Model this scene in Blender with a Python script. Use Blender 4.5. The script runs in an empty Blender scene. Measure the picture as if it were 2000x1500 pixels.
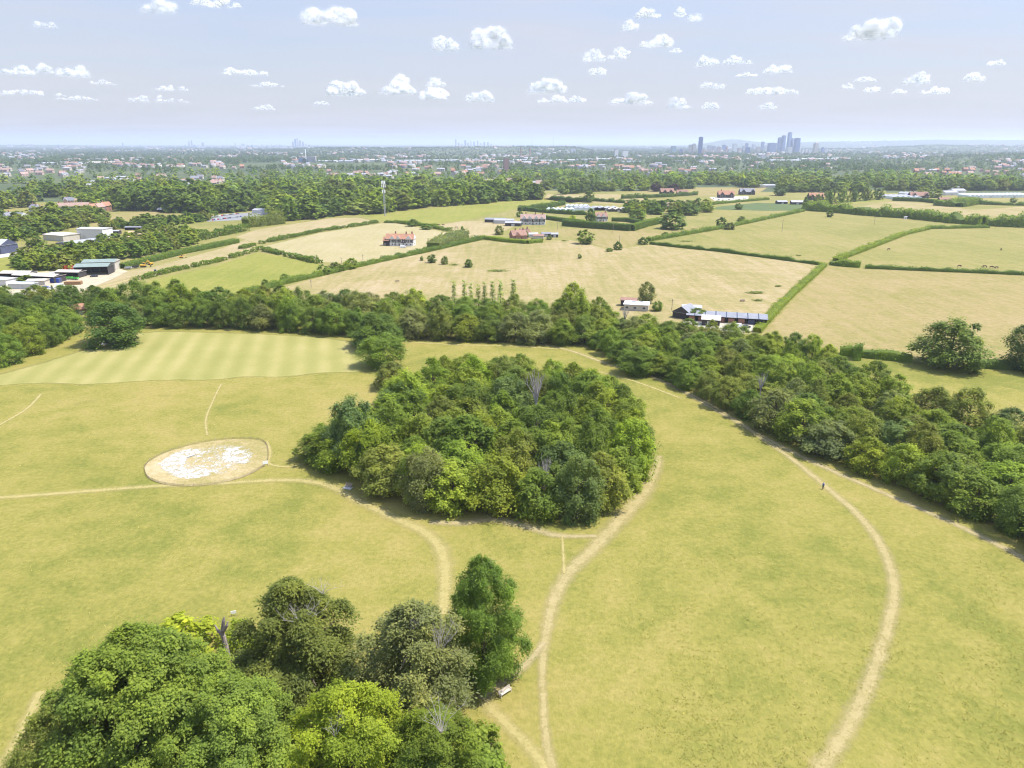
import bpy, bmesh, math, random
import numpy as np
from mathutils import Vector, Matrix, noise as mnoise

random.seed(7); RNG = np.random.default_rng(7)
SC = bpy.context.scene; COL = SC.collection
# ------------------------------------------------------------------ camera
F, HZ, CH = 1400.0, 279.0, 80.0          # focal length in photo pixels (2000 wide), horizon row, flying height in metres
TH = math.atan((750 - HZ) / F); cT, sT = math.cos(TH), math.sin(TH)
cam_d = bpy.data.cameras.new('camera'); cam = bpy.data.objects.new('camera', cam_d); COL.objects.link(cam)
cam.location = (0, 0, CH); cam.rotation_euler = (math.pi / 2 - TH, 0, 0)
cam_d.sensor_width = 36; cam_d.lens = 36 * F / 2000; cam_d.clip_start = 1; cam_d.clip_end = 150000
SC.camera = cam

def P(px, py, z=0.0):
    """the point at height z on the sight line of a photo pixel"""
    x = (px - 1000) / F; y = -(py - 750) / F
    d = (x, y * sT + cT, y * cT - sT)
    t = (z - CH) / d[2]
    return Vector((d[0] * t, d[1] * t, z))
def zc(p): return p[1] * cT - (p[2] - CH) * sT          # depth along the view axis
def proj(p):
    q = p[2] - CH; d = p[1] * cT - q * sT
    return 1000 + F * p[0] / d, 750 - F * (p[1] * sT + q * cT) / d
def height_at(p, py):
    v = (py - 750) / F; Y = p[1]
    return CH + Y * (v * cT + sT) / (v * sT - cT)
def mpp(p): return zc(p) / F                              # metres per photo pixel there

# ------------------------------------------------------------------ object helpers
def tag(o, label=None, cat=None, group=None, kind=None):
    if label: o['label'] = label
    if cat: o['category'] = cat
    if group: o['group'] = group
    if kind: o['kind'] = kind
    return o
def empty(name, loc, rz=0.0, label=None, cat=None, group=None):
    o = bpy.data.objects.new(name, None); COL.objects.link(o)
    o.location = loc; o.rotation_euler = (0, 0, rz); o.empty_display_size = 0.5
    return tag(o, label, cat, group)
def link(name, me, parent=None, loc=None, rz=None):
    o = bpy.data.objects.new(name, me); COL.objects.link(o)
    if parent: o.parent = parent
    if loc is not None: o.location = loc
    if rz is not None: o.rotation_euler = (0, 0, rz)
    return o
def np_mesh(name, V, Q, mats=(), fattr=None, cattr=None, mi=None, smooth=False):
    """mesh out of numpy vertices and equal sized faces (or a list of such arrays)"""
    me = bpy.data.meshes.new(name)
    Qs = Q if isinstance(Q, list) else [Q]
    nv = len(V); tot = np.concatenate([np.full(len(q), q.shape[1], np.int32) for q in Qs])
    idx = np.concatenate([q.reshape(-1) for q in Qs]).astype(np.int32)
    me.vertices.add(nv); me.vertices.foreach_set('co', np.asarray(V, np.float32).reshape(-1))
    me.loops.add(len(idx)); me.loops.foreach_set('vertex_index', idx)
    me.polygons.add(len(tot))
    st = np.concatenate([[0], np.cumsum(tot)[:-1]]).astype(np.int32)
    me.polygons.foreach_set('loop_start', st); me.polygons.foreach_set('loop_total', tot)
    for m in mats: me.materials.append(m)
    if mi is not None: me.polygons.foreach_set('material_index', np.asarray(mi, np.int32))
    if fattr is not None:
        a = me.attributes.new('leaf_tone', 'FLOAT', 'FACE'); a.data.foreach_set('value', np.asarray(fattr, np.float32))
    if cattr is not None:
        a = me.attributes.new('tint', 'FLOAT_COLOR', 'FACE')
        c = np.ones((len(tot), 4), np.float32); c[:, :3] = cattr; a.data.foreach_set('color', c.reshape(-1))
    if smooth: me.polygons.foreach_set('use_smooth', np.ones(len(tot), bool))
    me.update(calc_edges=True); me.validate(clean_customdata=False)
    return me

class MB:
    """collects boxes, prisms and tubes, then links them as one mesh object"""
    def __init__(s): s.v = []; s.f = []; s.m = []; s.ms = []
    def mat(s, m):
        if m not in s.ms: s.ms.append(m)
        return s.ms.index(m)
    def add(s, vs, fs, m):
        k = len(s.v); s.v += [tuple(v) for v in vs]; i = s.mat(m)
        for f in fs: s.f.append([k + a for a in f]); s.m.append(i)
    def box(s, c, d, m, rz=0.0, taper=1.0):
        """c: centre of the base, d: full sizes"""
        ca, sa = math.cos(rz), math.sin(rz); vs = []
        for z, k in ((0, 1.0), (d[2], taper)):
            for x, y in ((-1, -1), (1, -1), (1, 1), (-1, 1)):
                X, Y = x * d[0] / 2 * k, y * d[1] / 2 * k
                vs.append((c[0] + X * ca - Y * sa, c[1] + X * sa + Y * ca, c[2] + z))
        s.add(vs, [(3, 2, 1, 0), (4, 5, 6, 7), (0, 1, 5, 4), (1, 2, 6, 5), (2, 3, 7, 6), (3, 0, 4, 7)], m); return s
    def tube(s, pts, rad, m, n=6):
        vs = []; fs = []
        for i, p in enumerate(pts):
            p = Vector(p); a = Vector(pts[max(i - 1, 0)]); b = Vector(pts[min(i + 1, len(pts) - 1)])
            t = (b - a).normalized(); u = t.cross(Vector((0.31, 0.9, 0.17))).normalized(); w = t.cross(u)
            r = rad[i] if hasattr(rad, '__len__') else rad
            for j in range(n):
                an = 2 * math.pi * j / n; vs.append(p + (u * math.cos(an) + w * math.sin(an)) * r)
        for i in range(len(pts) - 1):
            for j in range(n):
                fs.append((i * n + j, i * n + (j + 1) % n, (i + 1) * n + (j + 1) % n, (i + 1) * n + j))
        fs.append(tuple(range(n - 1, -1, -1))); k = (len(pts) - 1) * n; fs.append(tuple(range(k, k + n)))
        s.add(vs, fs, m); return s
    def gable(s, c, L, D, h0, h1, m, over=0.3, rz=0.0, th=0.18, hip=0.0, end=None):
        """pitched roof, ridge along local x; eaves at h0, ridge at h1 above c"""
        ca, sa = math.cos(rz), math.sin(rz)
        l, d = L / 2 + over, D / 2 + over; k = l - hip
        v = [(-l, -d, h0), (l, -d, h0), (l, d, h0), (-l, d, h0), (-k, 0, h1), (k, 0, h1),
             (-l, -d, h0 - th), (l, -d, h0 - th), (l, d, h0 - th), (-l, d, h0 - th)]
        v = [(c[0] + x * ca - y * sa, c[1] + x * sa + y * ca, c[2] + z) for x, y, z in v]
        s.add(v, [(1, 2, 5), (3, 0, 4)], end or m)
        s.add(v, [(0, 1, 5, 4), (2, 3, 4, 5), (0, 6, 7, 1), (1, 7, 8, 2), (2, 8, 9, 3), (3, 9, 6, 0), (9, 8, 7, 6)], m); return s
    def build(s, name, parent=None, loc=None, rz=None, smooth=False):
        me = bpy.data.meshes.new(name); me.from_pydata(s.v, [], s.f)
        for m in s.ms: me.materials.append(m)
        me.polygons.foreach_set('material_index', s.m)
        if smooth: me.polygons.foreach_set('use_smooth', [True] * len(s.f))
        me.update(); return link(name, me, parent, loc, rz)

# ------------------------------------------------------------------ material helpers
class NT:
    def __init__(s, name):
        s.m = bpy.data.materials.new(name); s.m.use_nodes = True; s.t = s.m.node_tree; s.t.nodes.clear()
        s.out = s.n('ShaderNodeOutputMaterial')
    def n(s, ty, **kw):
        nd = s.t.nodes.new(ty)
        for k, v in kw.items():
            if k.startswith('i_'):
                key = k[2:]; key = int(key) if key.isdigit() else key.replace('_', ' ')
                nd.inputs[key].default_value = v
            else: setattr(nd, k, v)
        return nd
    def l(s, a, b): s.t.links.new(a, b)
    def noise(s, vec, scale, detail=4, rough=0.55, dist=0.0):
        nd = s.n('ShaderNodeTexNoise', i_Scale=scale, i_Detail=detail, i_Roughness=rough, i_Distortion=dist)
        if vec is not None: s.l(vec, nd.inputs['Vector'])
        return nd.outputs['Fac']
    def ramp(s, fac, stops):
        r = s.n('ShaderNodeValToRGB'); e = r.color_ramp.elements
        while len(e) < len(stops): e.new(0.5)
        for k, (p, c) in enumerate(stops):
            e[k].position = p; e[k].color = (c, c, c, 1) if not hasattr(c, '__len__') else (*c, 1)
        s.l(fac, r.inputs['Fac']); return r.outputs['Color']
    def mix(s, fac, a, b, mode='MIX'):
        x = s.n('ShaderNodeMix', data_type='RGBA', blend_type=mode)
        for sock, val in ((x.inputs[0], fac), (x.inputs[6], a), (x.inputs[7], b)):
            if isinstance(val, bpy.types.NodeSocket): s.l(val, sock)
            elif hasattr(val, '__len__'): sock.default_value = (*val[:3], 1)
            else: sock.default_value = val
        return x.outputs[2]
    def math(s, op, a, b=0.0, c=None):
        x = s.n('ShaderNodeMath', operation=op)
        for i, val in enumerate((a, b) if c is None else (a, b, c)):
            if isinstance(val, bpy.types.NodeSocket): s.l(val, x.inputs[i])
            else: x.inputs[i].default_value = val
        return x.outputs[0]
    def pos(s, scale=(1, 1, 1), rz=0.0, obj=False):
        src = s.n('ShaderNodeTexCoord').outputs['Object'] if obj else s.n('ShaderNodeNewGeometry').outputs['Position']
        mp = s.n('ShaderNodeMapping'); mp.inputs['Scale'].default_value = scale; mp.inputs['Rotation'].default_value = (0, 0, rz)
        s.l(src, mp.inputs['Vector']); return mp.outputs['Vector']
    def bsdf(s, col, rough=0.9, bump=None, bstr=0.3, bdist=0.1, spec=0.2, metal=0.0):
        b = s.n('ShaderNodeBsdfPrincipled'); b.inputs['Specular IOR Level'].default_value = spec; b.inputs['Metallic'].default_value = metal
        if isinstance(col, bpy.types.NodeSocket): s.l(col, b.inputs['Base Color'])
        else: b.inputs['Base Color'].default_value = (*col[:3], 1)
        if isinstance(rough, bpy.types.NodeSocket): s.l(rough, b.inputs['Roughness'])
        else: b.inputs['Roughness'].default_value = rough
        if bump is not None:
            bn = s.n('ShaderNodeBump', i_Strength=bstr, i_Distance=bdist); s.l(bump, bn.inputs['Height']); s.l(bn.outputs[0], b.inputs['Normal'])
        return b.outputs[0]
    def done(s, shader):
        s.l(shader, s.out.inputs['Surface']); return s.m
MATS = {}
def plain(name, col, rough=0.8, var=0.18, scale=1.5, metal=0.0, spec=0.25):
    """painted / stone / tile surfaces: base colour broken up by two noises"""
    if name in MATS: return MATS[name]
    t = NT(name); p = t.pos(obj=True)
    n1 = t.noise(p, scale, 5); n2 = t.noise(p, scale * 6, 3)
    k = t.math('ADD', t.math('MULTIPLY', n1, 1.4 * var), t.math('MULTIPLY', n2, 0.8 * var))
    lo = tuple(c * (1 - var) for c in col); hi = tuple(min(1, c * (1 + var)) for c in col)
    c = t.ramp(t.math('MULTIPLY', k, 1 / (2.2 * var)), [(0.32, lo), (0.68, hi)])
    MATS[name] = t.done(t.bsdf(c, rough, n2, 0.15, 0.03, spec, metal)); return MATS[name]
# ------------------------------------------------------------------ sun, sky, haze
SUN_EL, SUN_AZ = math.radians(62), math.radians(2)      # azimuth counted from +x (right of the picture) towards +y (away)
sd = bpy.data.lights.new('sun', 'SUN'); sd.energy = 3.7; sd.angle = math.radians(0.5); sd.color = (1.0, 0.955, 0.875)
so = bpy.data.objects.new('sun', sd); COL.objects.link(so); so.location = (200, 60, 300)
to_sun = Vector((math.cos(SUN_EL) * math.cos(SUN_AZ), math.cos(SUN_EL) * math.sin(SUN_AZ), math.sin(SUN_EL)))
so.rotation_euler = to_sun.to_track_quat('Z', 'Y').to_euler()
w = bpy.data.worlds.new('World'); SC.world = w; w.use_nodes = True; nt = w.node_tree
bg = nt.nodes['Background']; sky = nt.nodes.new('ShaderNodeTexSky'); sky.sky_type = 'NISHITA'; sky.sun_disc = False
sky.sun_elevation = SUN_EL; sky.sun_rotation = math.pi / 2 - SUN_AZ
sky.air_density = 1.0; sky.dust_density = 0.7; sky.ozone_density = 2.2; sky.altitude = 100
# high thin cloud veil: a faint streaky layer of the sky itself
tc = nt.nodes.new('ShaderNodeTexCoord'); sep = nt.nodes.new('ShaderNodeSeparateXYZ'); nt.links.new(tc.outputs['Generated'], sep.inputs[0])
def wm(op, a, b=0.0):
    x = nt.nodes.new('ShaderNodeMath'); x.operation = op
    for i, v in enumerate((a, b)):
        if isinstance(v, bpy.types.NodeSocket): nt.links.new(v, x.inputs[i])
        else: x.inputs[i].default_value = v
    return x.outputs[0]
zz = wm('ADD', wm('MAXIMUM', sep.outputs[2], 0.0), 0.05)
cv = nt.nodes.new('ShaderNodeCombineXYZ'); nt.links.new(wm('DIVIDE', sep.outputs[0], zz), cv.inputs[0]); nt.links.new(wm('DIVIDE', sep.outputs[1], zz), cv.inputs[1])
mpn = nt.nodes.new('ShaderNodeMapping'); mpn.inputs['Scale'].default_value = (0.55, 0.9, 1); mpn.inputs['Rotation'].default_value = (0, 0, 0.5); nt.links.new(cv.outputs[0], mpn.inputs[0])
nn = nt.nodes.new('ShaderNodeTexNoise'); nn.inputs['Scale'].default_value = 0.75; nn.inputs['Detail'].default_value = 7; nn.inputs['Distortion'].default_value = 0.6; nt.links.new(mpn.outputs[0], nn.inputs[0])
rp = nt.nodes.new('ShaderNodeValToRGB'); rp.color_ramp.elements[0].position = 0.36; rp.color_ramp.elements[1].position = 0.72; nt.links.new(nn.outputs[0], rp.inputs[0])
mx = nt.nodes.new('ShaderNodeMix'); mx.data_type = 'RGBA'
hzm = nt.nodes.new('ShaderNodeMix'); hzm.data_type = 'RGBA'      # milky air low over the horizon
nt.links.new(wm('MULTIPLY', wm('POWER', 2.718, wm('MULTIPLY', wm('MAXIMUM', sep.outputs[2], 0.0), -4.2)), 0.97), hzm.inputs[0]); tn = nt.nodes.new('ShaderNodeMix'); tn.data_type = 'RGBA'; tn.blend_type = 'MULTIPLY'; tn.inputs[0].default_value = 1; nt.links.new(sky.outputs[0], tn.inputs[6]); tr_ = nt.nodes.new('ShaderNodeValToRGB'); tr_.color_ramp.elements[0].position = 0.12; tr_.color_ramp.elements[0].color = (0.55, 0.56, 0.63, 1); tr_.color_ramp.elements[1].position = 0.6; tr_.color_ramp.elements[1].color = (1.0, 0.97, 1.0, 1); nt.links.new(sep.outputs[2], tr_.inputs[0]); nt.links.new(tr_.outputs[0], tn.inputs[7]);
br_ = wm('ADD', 1.0, wm('MULTIPLY', wm('MAXIMUM', wm('SUBTRACT', sep.outputs[2], 0.2), 0.0), 0.9))  # sky above the view brightened towards the zenith to fill in shadows
nt.links.new(tn.outputs[2], hzm.inputs[6]); hzm.inputs[7].default_value = (1.92, 1.90, 2.06, 1)
nt.links.new(wm('MULTIPLY', rp.outputs[0], 0.62), mx.inputs[0]); nt.links.new(hzm.outputs[2], mx.inputs[6]); mx.inputs[7].default_value = (2.3, 2.3, 2.5, 1)
vs_ = nt.nodes.new('ShaderNodeVectorMath'); vs_.operation = 'SCALE'; nt.links.new(mx.outputs[2], vs_.inputs[0]); nt.links.new(br_, vs_.inputs['Scale'])
nt.links.new(vs_.outputs[0], bg.inputs['Color']); bg.inputs['Strength'].default_value = 0.15
SC.view_settings.view_transform = 'Standard'; SC.view_settings.look = 'None'; SC.view_settings.gamma = 1; SC.view_settings.exposure = 1.08
SC.cycles.use_denoising = True; SC.cycles.filter_width = 1.1
SC.cycles.max_bounces = 6; SC.cycles.diffuse_bounces = 4; SC.cycles.glossy_bounces = 2; SC.cycles.transmission_bounces = 3; SC.cycles.transparent_max_bounces = 24; SC.cycles.volume_bounces = 2
SC.cycles.sample_clamp_indirect = 4
HAZE = 7.4e-5
hz = MB(); hm = bpy.data.materials.new('haze_air'); hm.use_nodes = True; hn = hm.node_tree; hn.nodes.clear()
ho = hn.nodes.new('ShaderNodeOutputMaterial'); hv = hn.nodes.new('ShaderNodeVolumePrincipled')
hv.inputs['Color'].default_value = (0.71, 0.785, 0.97, 1); hv.inputs['Density'].default_value = HAZE; hv.inputs['Anisotropy'].default_value = 0.2
hn.links.new(hv.outputs[0], ho.inputs['Volume'])
hz.box((0, 23000, -1.0), (54000, 47000, 236), hm)
hzo = hz.build('haze'); tag(hzo, 'pale blue haze lying over the distant land', 'haze', kind='stuff')

# ------------------------------------------------------------------ ground materials
def meadow(name, dry, mid, green, big=0.012, fine=1.0, streak=None, bias=0.0, spots=0.0):
    t = NT(name); p = t.pos()
    n_big = t.noise(p, big, 5, 0.6, 0.8)
    n_mid = t.noise(p, big * 9, 5, 0.65)
    n_fin = t.noise(p, fine, 5, 0.75)
    n_gr = t.noise(t.pos((1, 0.45, 1)), fine * 3.1, 3, 0.8)
    s = t.math('ADD', t.math('MULTIPLY', n_big, 1.0), t.math('MULTIPLY', n_mid, 0.75))
    s = t.math('ADD', s, t.math('MULTIPLY', n_fin, 0.5)); s = t.math('MULTIPLY', s, 1 / 2.25)
    if streak is not None:
        ps = t.pos((0.5, 0.03, 1), streak); s = t.math('ADD', t.math('MULTIPLY', s, 0.75), t.math('MULTIPLY', t.noise(ps, 0.5, 4, 0.6), 0.25))
    if bias: s = t.math('ADD', s, bias)
    c = t.ramp(s, [(0.41, green), (0.5, mid), (0.585, dry)])
    g = t.ramp(t.math('ADD', t.math('MULTIPLY', n_fin, 0.5), t.math('MULTIPLY', n_gr, 0.5)), [(0.3, 0.78), (0.7, 1.20)])
    c = t.mix(1.0, c, g, 'MULTIPLY')
    if spots:
        sp = t.ramp(t.noise(p, 0.09, 3, 0.5), [(0.66, 0.0), (0.74, 1.0)])
        c = t.mix(t.math('MULTIPLY', sp, spots), c, tuple(x * 0.75 for x in green))
    return t.done(t.bsdf(c, 0.95, t.math('ADD', n_fin, n_gr), 0.34, 0.2, 0.1))
G_PARK = meadow('park_grass', (0.246, 0.205, 0.062), (0.205, 0.185, 0.044), (0.144, 0.149, 0.030), 0.014, 0.9, spots=0.25)
G_TAN = meadow('parched_pasture', (0.314, 0.249, 0.142), (0.259, 0.211, 0.093), (0.200, 0.180, 0.063), 0.010, 0.35, 0.9)
G_TAN2 = meadow('dry_pasture', (0.266, 0.205, 0.097), (0.231, 0.189, 0.073), (0.182, 0.165, 0.048), 0.014, 0.35, 1.3)
G_OLIVE = meadow('half_green_pasture', (0.243, 0.199, 0.079), (0.201, 0.183, 0.056), (0.159, 0.156, 0.042), 0.012, 0.35, 0.5)
G_WHEAT = meadow('ripening_wheat', (0.321, 0.273, 0.154), (0.295, 0.251, 0.130), (0.260, 0.231, 0.101), 0.02, 0.4, 0.85)
G_PINK = meadow('ripe_barley', (0.317, 0.255, 0.145), (0.286, 0.231, 0.121), (0.242, 0.207, 0.088), 0.02, 0.4, 0.7)
G_LIME = meadow('fresh_green_crop', (0.226, 0.207, 0.052), (0.192, 0.192, 0.041), (0.159, 0.173, 0.032), 0.02, 0.4, 0.9)
G_CROP = meadow('dark_green_crop', (0.109, 0.135, 0.047), (0.084, 0.116, 0.042), (0.069, 0.101, 0.037), 0.05, 0.4, 0.3)
G_LAND = meadow('far_countryside', (0.11, 0.12, 0.055), (0.075, 0.095, 0.042), (0.05, 0.072, 0.035), 0.004, 0.06)
t = NT('mown_grass'); p = t.pos()
dvec = (P(636, 300) - P(636, 700)); sa_ = math.atan2(dvec.x, dvec.y)
mp = t.n('ShaderNodeMapping'); mp.inputs['Rotation'].default_value = (0, 0, sa_); t.l(p, mp.inputs[0])
spx = t.n('ShaderNodeSeparateXYZ'); t.l(mp.outputs[0], spx.inputs[0])
wob = t.noise(p, 0.05, 3)
sw = t.math('SINE', t.math('ADD', t.math('MULTIPLY', spx.outputs[0], 2 * math.pi / 9.0), t.math('MULTIPLY', wob, 0.5)))
st = t.math('ADD', t.math('MULTIPLY', t.math('MULTIPLY', sw, t.noise(p, 0.03, 3)), 0.18), t.math('MULTIPLY', t.noise(p, 0.9, 4, 0.7), 0.35))
st = t.math('ADD', st, t.math('MULTIPLY', t.noise(p, 0.04, 4), 0.5))
c = t.ramp(st, [(0.25, (0.215, 0.208, 0.060)), (0.44, (0.255, 0.237, 0.077)), (0.62, (0.315, 0.275, 0.108))])
mow_b = t.bsdf(c, 0.95, t.noise(p, 1.2, 4, 0.7), 0.4, 0.2, 0.1); ma = t.n('ShaderNodeAttribute', attribute_name='across')
mk_ = t.ramp(t.math('ADD', ma.outputs['Fac'], t.math('MULTIPLY', t.math('SUBTRACT', t.noise(p, 0.25, 4, 0.7), 0.5), 0.7)), [(0.05, 0.0), (0.85, 0.95)])
mms = t.n('ShaderNodeMixShader'); mtr = t.n('ShaderNodeBsdfTransparent'); t.l(mk_, mms.inputs[0]); t.l(mtr.outputs[0], mms.inputs[1]); t.l(mow_b, mms.inputs[2]); G_MOWN = t.done(mms.outputs[0])

# ------------------------------------------------------------------ land: one sheet to the horizon, finer near the camera
ys = np.concatenate([[-400, -100], np.geomspace(20, 46000, 60)]); xs1 = np.geomspace(15, 26500, 34); xs = np.concatenate([-xs1[::-1], [0], xs1])
GX, GY = np.meshgrid(xs, ys); V = np.stack([GX.ravel(), GY.ravel(), np.zeros(GX.size)], 1); nx = len(xs)
Q = np.array([[r * nx + k, r * nx + k + 1, (r + 1) * nx + k + 1, (r + 1) * nx + k] for r in range(len(ys) - 1) for k in range(nx - 1)])
cy = V[Q].mean(1)
far = (cy[:, 1] > 700)
land = link('ground', np_mesh('ground', V, Q, (G_PARK, G_LAND), mi=far.astype(int)))
tag(land, 'sunlit open grassland and the far plain out to the horizon', 'ground', kind='structure')

def sheet(name, pts, z, m, label, cat='field', kind='structure'):
    me = bpy.data.meshes.new(name); ps = [P(*q) for q in pts]
    me.from_pydata([(a.x, a.y, z) for a in ps], [], [list(range(len(ps)))]); me.materials.append(m); me.update()
    o = link(name, me); return tag(o, label, cat, kind=kind)
def smooth_line(pts, n=8):
    out = []; k = len(pts)
    for i in range(k - 1):
        a, b, c_, d = pts[max(i - 1, 0)], pts[i], pts[i + 1], pts[min(i + 2, k - 1)]
        for s in range(n):
            u = s / n
            out.append(tuple(0.5 * ((2 * b[j]) + (-a[j] + c_[j]) * u + (2 * a[j] - 5 * b[j] + 4 * c_[j] - d[j]) * u * u + (-a[j] + 3 * b[j] - 3 * c_[j] + d[j]) * u ** 3) for j in range(len(b))))
    out.append(tuple(pts[-1])); return out
FLD = [
 ('pasture', [(-200,640),(0,640),(300,640),(500,600),(900,615),(1200,640),(1480,650),(1650,690),(1780,700),(2000,720),(2300,740),(2300,380),(1000,372),(700,372),(400,395),(0,395),(-200,400)], 0.02, G_OLIVE, 'mixed green and dry farmland beyond the line of trees'),
 ('field', [(440,590),(500,574),(560,560),(640,537),(700,522),(850,490),(940,470),(1000,476),(1060,474),(1110,468),(1140,474),(1190,489),(1268,478),(1400,492),(1500,505),(1606,519),(1560,562),(1520,602),(1478,652),(1330,660),(1000,640),(500,630)], 0.05, G_TAN, 'wide parched tan pasture in the middle distance'),
 ('field', [(1615,522),(1690,526),(1850,531),(2000,537),(2300,548),(2300,730),(2000,712),(1780,697),(1650,688),(1485,655)], 0.05, G_TAN2, 'dry tan pasture behind the two large round trees'),
 ('field', [(1270,471),(1420,446),(1540,421),(1650,420),(1850,434),(1925,442),(1880,441),(1810,448),(1770,460),(1700,484),(1620,513),(1500,501),(1400,489)], 0.05, G_OLIVE, 'yellow green pasture with thin poles between two hedges'),
 ('field', [(1640,512),(1700,489),(1750,472),(1810,452),(1870,449),(1930,447),(2000,453),(2300,470),(2300,540),(2000,531),(1850,525),(1700,519)], 0.05, G_OLIVE, 'dry pasture with grazing animals behind a straight hedge'),
 ('field', [(1640,690),(1780,706),(2000,728),(2300,760),(2300,1000),(2000,900),(1850,840),(1740,790)], 0.05, G_PARK, 'small green paddock between the tree belt and a hedge'),
 ('wheat_field', [(505,484),(625,455),(735,438),(760,434),(880,455),(905,466),(850,484),(780,500),(690,514),(625,512),(560,497)], 0.05, G_WHEAT, 'pale ripening wheat field around the timbered house'),
 ('barley_field', [(460,463),(500,449),(640,427),(700,425),(735,434),(620,450),(500,474)], 0.05, G_PINK, 'narrow pinkish barley field above the pale wheat field'),
 ('crop_field', [(270,560),(300,546),(420,520),(500,494),(560,502),(622,514),(632,527),(560,552),(490,572),(420,585),(300,580)], 0.05, G_LIME, 'bright green crop field left of the parched pasture'),
 ('field', [(230,532),(300,522),(430,486),(480,468),(498,478),(500,488),(420,511),(330,531),(285,545),(120,590),(100,580)], 0.05, G_PINK, 'pale dry strip field beside the farmyard'),
 ('crop_field', [(700,420),(760,415),(880,404),(1000,392),(1090,386),(1160,392),(1060,402),(1000,410),(900,432),(850,437),(745,432)], 0.05, G_LIME, 'long bright green field below the mid-distance wood'),
 ('field', [(845,442),(900,432),(1010,430),(1010,440),(950,466),(905,464),(880,453)], 0.05, G_PINK, 'small tan paddock left of the brick farmhouses'),
 ('field', [(1062,389),(1070,379),(1200,379),(1270,390),(1240,400),(1110,396)], 0.05, G_TAN, 'small tan field behind the glasshouses'),
 ('field', [(1110,462),(1090,448),(1240,446),(1310,452),(1370,444),(1330,452),(1262,472),(1200,487),(1140,472)], 0.05, G_TAN2, 'dry paddock with a single round tree by the clipped hedge'),
 ('field', [(1340,448),(1360,420),(1400,410),(1570,412),(1480,426),(1420,440)], 0.05, G_OLIVE, 'olive green paddock to the right of the large dark tree'),
 ('field', [(1650,408),(1740,394),(1800,397),(1900,410),(2000,404),(2300,404),(2300,425),(2000,424),(1870,421),(1700,412)], 0.05, G_TAN, 'tan field in front of the white glasshouses'),
 ('crop_field', [(1400,404),(1480,396),(1570,399),(1572,411),(1500,412),(1390,409)], 0.09, G_CROP, 'dark green vegetable crop beside the conifer row'),
 ('school_field', [(170,446),(210,420),(320,408),(345,418),(345,432),(250,444)], 0.05, G_TAN2, 'dry sports field in front of the terraced houses'),
 ('field', [(300,452),(340,440),(420,430),(530,425),(520,440),(470,452),(380,464),(300,466)], 0.05, G_OLIVE, 'small green field below the parked cars'),
 ('crop_field', [(-100,520),(0,500),(70,492),(115,494),(110,507),(0,534),(-100,550)], 0.05, G_LIME, 'green paddock with bushes at the left edge'),
 ('field', [(1560,390),(1640,372),(1730,372),(1730,392),(1640,400)], 0.05, G_LIME, 'narrow lime green strip behind the conifer row'),
 ('field', [(1250,372),(1360,366),(1500,366),(1480,378),(1300,385)], 0.05, G_TAN2, 'narrow dry strip in front of the far wood'),
]
for nm, pts, z, m, lb in FLD: sheet(nm, pts, z, m, lb)

# ------------------------------------------------------------------ worn paths: soft edged ribbons on the grass
def worn(name, c1, c2, edge=0.35):
    t = NT(name); p = t.pos()
    at = t.n('ShaderNodeAttribute', attribute_name='across'); 
    n1 = t.noise(p, 0.5, 5, 0.7); n2 = t.noise(p, 2.2, 4, 0.75)
    c = t.ramp(t.math('ADD', t.math('MULTIPLY', n1, 0.5), t.math('MULTIPLY', n2, 0.5)), [(0.35, c1), (0.65, c2)])
    k = t.math('ADD', at.outputs['Fac'], t.math('MULTIPLY', t.math('SUBTRACT', t.math('ADD', t.math('MULTIPLY', n1, 0.5), t.math('MULTIPLY', n2, 0.5)), 0.5), 1.5))
    a = t.ramp(k, [(0.15, 0.0), (0.15 + edge * 2.5, 0.72)])
    ms = t.n('ShaderNodeMixShader'); tr = t.n('ShaderNodeBsdfTransparent')
    t.l(a, ms.inputs[0]); t.l(tr.outputs[0], ms.inputs[1]); t.l(t.bsdf(c, 0.95, n2, 0.4, 0.1, 0.1), ms.inputs[2])
    return t.done(ms.outputs[0])
W_DRY = worn('worn_dry_path', (0.31, 0.255, 0.105), (0.43, 0.35, 0.175))
W_FAINT = worn('trodden_grass', (0.33, 0.285, 0.10), (0.42, 0.345, 0.15), 0.45)
W_BARE = worn('bare_earth', (0.32, 0.26, 0.125), (0.42, 0.345, 0.185))
def path(pts, wd, m, label, z=0.045, name='path', cat='path'):
    """pts in photo pixels, wd in metres (one number or one per point)"""
    L = smooth_line([(*q, (wd[i] if hasattr(wd, '__len__') else wd)) for i, q in enumerate(pts)], 10)
    ps = [P(a[0], a[1]) for a in L]; V = []; A = []; Q = []
    ac = (0.0, 0.55, 1.0, 1.0, 0.55, 0.0); kx = (-0.58, -0.28, -0.10, 0.10, 0.28, 0.58)
    for i, p_ in enumerate(ps):
        d = ps[min(i + 1, len(ps) - 1)] - ps[max(i - 1, 0)]; nrm = Vector((-d.y, d.x, 0)).normalized()
        for k in range(6): q = p_ + nrm * kx[k] * L[i][2]; V.append((q.x, q.y, z)); A.append(ac[k])
        if i:
            for k in range(5): b = (i - 1) * 6 + k; Q.append((b, b + 1, b + 7, b + 6))
    me = np_mesh(name, np.array(V), np.array(Q), (m,)); a = me.attributes.new('across', 'FLOAT', 'POINT'); a.data.foreach_set('value', np.array(A, np.float32))
    o = link(name, me); return tag(o, label, cat, kind='structure')
path([(1590,1520),(1640,1445),(1690,1350),(1725,1255),(1745,1170),(1740,1110),(1712,1050),(1670,1000),(1630,965),(1595,935),(1545,895),(1480,850),(1420,810),(1350,770),(1270,735),(1190,712),(1130,690),(1085,678),(1030,668)], [3.8,3.8,3.8,3.6,3.6,3.6,3.6,3.4,3.2,3.2,3.2,3.0,3.0,3.2,3.4,3.4,3.2,3.0,3.0], W_DRY, 'long curving worn path sweeping along the tree belt')
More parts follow.
